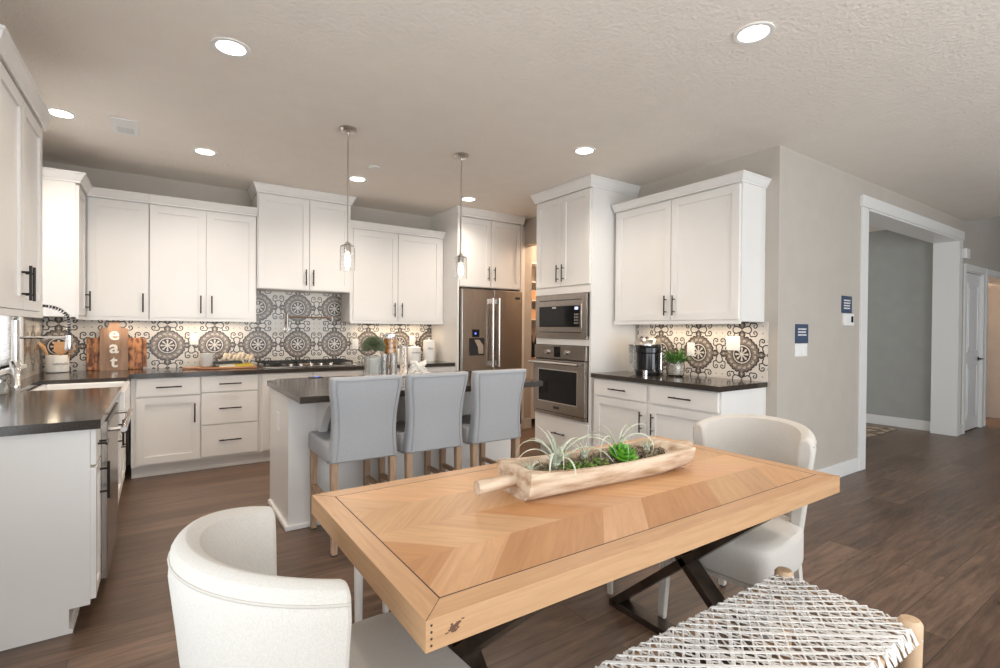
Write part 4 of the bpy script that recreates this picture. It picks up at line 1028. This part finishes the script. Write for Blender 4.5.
# ------------------------------------------------------------ barrel chairs (local: faces +x, centre of the arc at the origin)
def barrel_chair(label, loc, rz):
    t = thing('barrel_chair', label, 'chair', loc, rz, 'cream barrel chairs at the table ends')
    na = 26; rings = []
    for i in range(na+1):
        a = radians(-91+182*i/na); q = abs(a)/radians(91)
        top = .898-.045*q**2.2
        dirx, diry = -cos(a), sin(a)
        th = .052
        def P_(r, z): return (dirx*r*.90, diry*r*.99, z)
        prof = []
        for z_, ro in ((.30, .212), (.40, .226), (.55, .240), (.70, .254), (.82, .266), (.92, .277), (.975, .273), (1.0, .258), (1.0, .240)):
            prof.append((ro, .30+(top-.30)*(z_-.30)/.70 if z_ > .3 else .30))
        inner = [(.218, .985), (.209, .93), (.201, .8), (.190, .65), (.178, .5), (.168, .40), (.160, .30)]
        prof += [(r, .30+(top-.30)*(z_-.30)/.70) for r, z_ in inner]
        rings.append([P_(r, z_) for r, z_ in prof])
    bk = part('backrest', MB().loft(rings), M_linen, t, smooth=True, bev=.012)
    # seam line under the rolled top edge, outside
    pts = []
    for i in range(na+1):
        a = radians(-89+178*i/na); q = abs(a)/radians(91); top = .898-.045*q**2.2; z_ = .30+(top-.30)*.94
        pts.append((-cos(a)*.2745*.90, sin(a)*.2745*.99, z_))
    part('seam', MB().tube(pts, .0032, 6), M_piping2, bk, smooth=True)
    # seat: superellipse front, rounded rear
    rings = []
    def outline(s, z_):
        out = []
        for k in range(40):
            a = 2*pi*k/40; c, s_ = cos(a), sin(a); e = .30
            x = abs(c)**e*(1 if c > 0 else -1)*.29+.10; y = abs(s_)**e*(1 if s_ > 0 else -1)*.255
            if c < 0: x = .10+c*.29; y = s_*.215 if abs(s_*.215) > 0 else y; x = .10-abs(c)**.6*.24; y = (1 if s_ > 0 else -1)*(abs(s_)**(.30+.55*abs(c)))*(.255-.05*abs(c))
            out.append((.10+(x-.10)*s, y*s, z_))
        return out
    for s, z_ in ((.96, .318), (.99, .325), (1, .34), (1, .435), (.985, .457), (.95, .469), (.80, .478), (.4, .482)): rings.append(outline(s, z_))
    part('seat', MB().loft(rings), M_linen, t, smooth=True)
    part('seat_rail', MB().box(-.12, .35, -.20, .20, .285, .328), M_legw, t)
    for x, y, fx, fy in ((.335, -.215, .35, -.225), (.335, .215, .35, .225), (-.12, -.16, -.16, -.185), (-.12, .16, -.16, .185)):
        l = part('leg', MB().loft([[(xx+a*w, yy+b_*w, z_) for a, b_ in ((-1, -1), (1, -1), (1, 1), (-1, 1))] for xx, yy, z_, w in ((fx, fy, .006, .015), (x, y, .33, .022))]), M_legw, t, bev=.003)
        part('glide', MB().cyl(fx, fy, 0, .006, .010, seg=12), M_foot, l)
    return t
barrel_chair('cream barrel chair at the left end of the table, seen from behind', (.262, 1.162, 0), radians(5))
barrel_chair('cream barrel chair at the right end of the table, facing left', (2.275, 1.290, 0), pi+radians(7))
# two low stools pushed in on the far side
def low_stool(label, legs, cz=.44):
    cx = sum(p[0] for p in legs)/4; cy = sum(p[1] for p in legs)/4
    t = thing('low_stool', label, 'stool', (cx, cy, 0), 0, 'low cream stools on the far side of the table')
    L_ = [(x-cx, y-cy) for x, y in legs]
    part('seat', MB().prism([(x*1.08, y*1.08) for x, y in L_], cz-.06, cz, 'z'), M_linen, t, bev=.012)
    for x, y in L_: part('leg', MB().lathe(x*.97, y*.97, [(.015, 0), (.021, cz-.06)], 14), M_legw, t, smooth=True)
low_stool('low stool with cream legs pushed under the table on its far left side', [(.695, 2.10), (.98, 1.86), (1.18, 2.10), (.87, 2.225)])
low_stool('low cream-legged stool on the far side of the table by the right X leg', [(1.87, 1.755), (2.10, 2.0), (1.86, 2.22), (1.63, 2.0)])

# ------------------------------------------------------------ woven bench
t = thing('woven_bench', 'teak bench with white woven cord seat in the foreground', 'bench', (1.29, .732, 0))
HX, HY, SZ = .562, .184, .447
for sx in (-1, 1):
    for sy in (-1, 1):
        x, y = sx*(HX+.012), sy*HY
        part('leg', MB().lathe(x, y, [(.020, 0), (.027, .2), (.031, SZ-.03), (.031, SZ+.002), (.024, SZ+.012), (0, SZ+.014)], 20, cap=False), M_bench, t, smooth=True)
for sy in (-1, 1): part('rail', MB().tube([(-HX, sy*HY, SZ-.028), (HX, sy*HY, SZ-.028)], .019, 12), M_bench, t, smooth=True)
for sx in (-1, 1): part('rail', MB().tube([(sx*HX, -HY, SZ-.028), (sx*HX, HY, SZ-.028)], .019, 12), M_bench, t, smooth=True)
for sx in (-.33, .33): part('crossbar', MB().tube([(sx*HX, -HY, SZ-.05), (sx*HX, HY, SZ-.05)], .012, 10), M_bench, t, smooth=True)
b = MB(); rnd = random.Random(3)
X1, Y1 = HX+.018, HY+.020
def cord(p, q, lvl, w=.0032):
    """cord between two points of the rim, wrapped a little over both edges"""
    def edge(pt):
        x, y = pt
        ox = (1 if x > 0 else -1) if abs(abs(x)-X1) < 1e-4 else 0
        oy = (1 if y > 0 else -1) if abs(abs(y)-Y1) < 1e-4 else 0
        return ox, oy
    a = Vector((p[0], p[1], 0)); c = Vector((q[0], q[1], 0)); n = 7; pts = []
    e = edge(p); dn = .055 if e[0] else .038
    d = (c-a).normalized()
    pts += [Vector((a.x-e[0]*.0, a.y-e[1]*.0, SZ-dn))-d*.012*(1 if not e[0] else 1), a+Vector((0, 0, SZ-.018))]
    for i in range(n+1):
        u = i/n; pts.append(a.lerp(c, .012/(c-a).length+u*(1-.024/(c-a).length))+Vector((0, 0, SZ-.004+lvl*.0016-.006*sin(pi*u)+.0012*sin(u*40+lvl))))
    e = edge(q); dn = .055 if e[0] else .038
    pts += [c+Vector((0, 0, SZ-.018)), Vector((c.x, c.y, SZ-dn))+d*.012]
    b.tube(pts, w, 5, .55, up=(0, 0, 1))
def seg_clip(x0, ang):
    """line through (x0,0) at angle; end points on the rim"""
    c, s_ = cos(ang), sin(ang); ts = []
    for sgn in (-1, 1):
        if abs(s_) > 1e-6:
            tt = sgn*Y1/s_; x = x0+c*tt
            if abs(x) <= X1: ts.append((tt, (x, sgn*Y1)))
        if abs(c) > 1e-6:
            tt = (sgn*X1-x0)/c; y = s_*tt
            if abs(y) <= Y1: ts.append((tt, (sgn*X1, y)))
    ts.sort(); 
    return (ts[0][1], ts[-1][1]) if len(ts) >= 2 else None
for ang, step, lv in ((61, .033, 0), (119, .033, 1), (36, .052, 2), (144, .052, 3)):
    x = -1.2
    while x < 1.2:
        r_ = seg_clip(x+rnd.uniform(-.004, .004), radians(ang+rnd.uniform(-1.2, 1.2)))
        if r_ and (Vector(r_[0])-Vector(r_[1])).length > .08:
            cord(*r_, lv)
            if rnd.random() < .35:
                o_ = .0095; cord((r_[0][0] if abs(abs(r_[0][0])-X1) < 1e-4 else max(-X1, min(X1, r_[0][0]+o_)), r_[0][1]), (r_[1][0] if abs(abs(r_[1][0])-X1) < 1e-4 else max(-X1, min(X1, r_[1][0]+o_)), r_[1][1]), lv)
        x += step
part('woven_seat', b, M_cord, t, smooth=True)

# ------------------------------------------------------------ trough planter
t = thing('wooden_trough', 'carved pale wood dough trough on the dining table holding plants', 'planter', (.972, 1.350, TH), radians(-3))
LN, WH = .785, .112
rings = []; NX = 26
for i in range(NX+1):
    u = i/NX; x = LN*u
    wt = WH*(1-.05*abs(2*u-1)**3)
    zt = .097-.014*sin(pi*u)-.004*u; zb = .0+.016*max(0, u-.8)/.2
    ex = (u-.5)/.455
    prof = [(-wt*.62, zb), (wt*.62, zb), (wt*.86, zb+.020), (wt, zt-.006), (wt*.985, zt)]
    for k in range(13):
        v = 1-2*k/12; y = wt*.86*v
        f = max(0, 1-abs(ex)**5)**.5 if abs(ex) < 1 else 0
        yy = v
        dep = .056*f*max(0, 1-abs(yy)**3)**.6
        if f == 0: dep = 0
        wloc = wt*.86*(f**.35 if f > 0 else .7)
        prof.append((wloc*v, zt-dep))
    prof += [(-wt*.985, zt), (-wt, zt-.006), (-wt*.86, zb+.020)]
    rings.append([(x, y, z_) for y, z_ in prof])
part('bowl', MB().loft(rings), M_trough, t, smooth=True)
part('handle', MB().tube([(.01, 0, .052), (-.03, 0, .052), (-.125, -.002, .050), (-.14, -.002, .050)], [.018, .021, .024, .022], 14), M_trough, t, smooth=True)
part('handle', MB().tube([(LN-.01, .02, .062), (LN+.03, .022, .064), (LN+.10, .025, .066), (LN+.115, .025, .066)], [.03, .028, .034, .030], 14, .6), M_trough, t, smooth=True)
TO = Vector((.974, 1.333, TH+.006))
b = MB()
for i in range(230):
    x = random.uniform(.07, .73); y = random.uniform(-.07, .07); b.ball((x, y, .045+random.uniform(0, .022)), random.uniform(.008, .017), 1, (1, 1, .8), .3)
for i in range(260):
    x = random.uniform(.09, .70); y = random.uniform(-.052, .052); a = random.uniform(0, 6.28); l = random.uniform(.02, .05)
    p = Vector((x, y, .055)); b.tube([p, p+Vector((cos(a)*l*.5, sin(a)*l*.5, .022)), p+Vector((cos(a)*l, sin(a)*l, .012+random.uniform(0, .02)))], [.0015, .002, .0008], 4)
o = part('dry_moss', b, M_moss); o.location = TO; o['kind'] = 'stuff'; tag(o, 'brown dry moss and twigs filling the wooden trough', 'moss')
b = MB()
for i in range(120):
    x = random.choice((random.uniform(.24, .36), random.uniform(.16, .24))); y = random.uniform(-.075, -.01); b.ball((x, y, .060+random.uniform(0, .018)), random.uniform(.006, .013), 1, (1, 1, .7), .3)
o = part('green_moss', b, M_mossg); o.location = TO; o['kind'] = 'stuff'; tag(o, 'clumps of green moss in the trough between air plant and succulent', 'moss')
def air_plant(label, loc, leaves, seed, r0=.0055, h=.1):
    t = thing('air_plant', label, 'plant', loc, 0, 'air plants in the wooden trough'); rn = random.Random(seed)
    part('core', MB().lathe(0, 0, [(.006, -.012), (.015, 0), (.014, .015), (.008, .035), (0, .04)], 12, cap=False), M_air, t, smooth=True)
    for (az, el, ln, curl) in leaves:
        ln *= 1.28 if ln > .1 else 1; az = radians(az); p = Vector((0, 0, .012)); pts = [p.copy()]; e = radians(el); n = 12
        for k in range(n):
            d = Vector((cos(az)*cos(e), sin(az)*cos(e), sin(e))); p = p+d*ln/n; pts.append(p.copy()); e -= radians(curl)/n*(.3+1.5*k/n)
        ln_ = ln; rad = [r0*(1-.9*(k/n)**1.1)*1.15 for k in range(n+1)]
        part('leaf', MB().tube(pts, rad, 6, .35), M_air, t, smooth=True)
    return t
air_plant('large pale air plant with long arching leaves at the left of the trough', TO+Vector((.165, -.005, .066)),
    [(150, 70, .17, 190), (180, 50, .16, 120), (120, 80, .12, 60), (60, 75, .13, 150), (10, 62, .16, 150), (-30, 60, .20, 130), (-60, 62, .22, 150), (-75, 48, .20, 110), (-100, 45, .14, 180), (-140, 55, .15, 190), (-15, 40, .16, 100), (90, 85, .11, 70), (100, 60, .14, 120), (-120, 70, .17, 220), (30, 50, .15, 160)], 1, .0078)
air_plant('curly thin air plant around the green succulent in the trough', TO+Vector((.47, .0, .055)),
    [(160, 75, .21, 260), (20, 75, .22, 240), (-20, 80, .24, 260), (200, 70, .20, 230), (-60, 75, .20, 250), (-120, 72, .20, 250), (80, 75, .16, 160)], 2, .0042)
air_plant('small grey air plant at the right end of the trough', TO+Vector((.63, -.01, .055)),
    [(a, 50+(a*7) % 35, .06+.02*((a*13) % 3)/3, 60) for a in range(0, 360, 24)], 3, .0035)
air_plant('small grey air plant at the far left end of the trough', TO+Vector((.055, .0, .052)),
    [(a, 40+(a*7) % 40, .05+.02*((a*13) % 3)/3, 70) for a in range(10, 370, 26)], 4, .0032)
air_plant('dried brownish air plant between moss and succulent', TO+Vector((.33, .03, .058)),
    [(a, 55+(a*7) % 30, .07+.03*((a*11) % 3)/3, 60) for a in range(5, 365, 30)], 5, .004)
t = thing('succulent', 'bright green rosette succulent in the middle of the trough', 'plant', TO+Vector((.455, -.035, .060)))
t.rotation_euler = (radians(22), 0, 0)
for ring_, (n, el, ln, wd) in enumerate(((9, 18, .062, .022), (8, 40, .058, .021), (7, 58, .050, .018), (5, 74, .040, .014))):
    for k in range(n):
        a = 2*pi*k/n+ring_*.4; e = radians(el); d = Vector((cos(a)*cos(e), sin(a)*cos(e), sin(e)))
        pts = [Vector((0, 0, .005))+d*ln*q+Vector((0, 0, .010*q*q)) for q in (0, .3, .6, .85, 1)]
        part('leaf', MB().tube(pts, [wd*.35, wd*.8, wd, wd*.62, wd*.08], 8, .32), M_green, t, smooth=True)
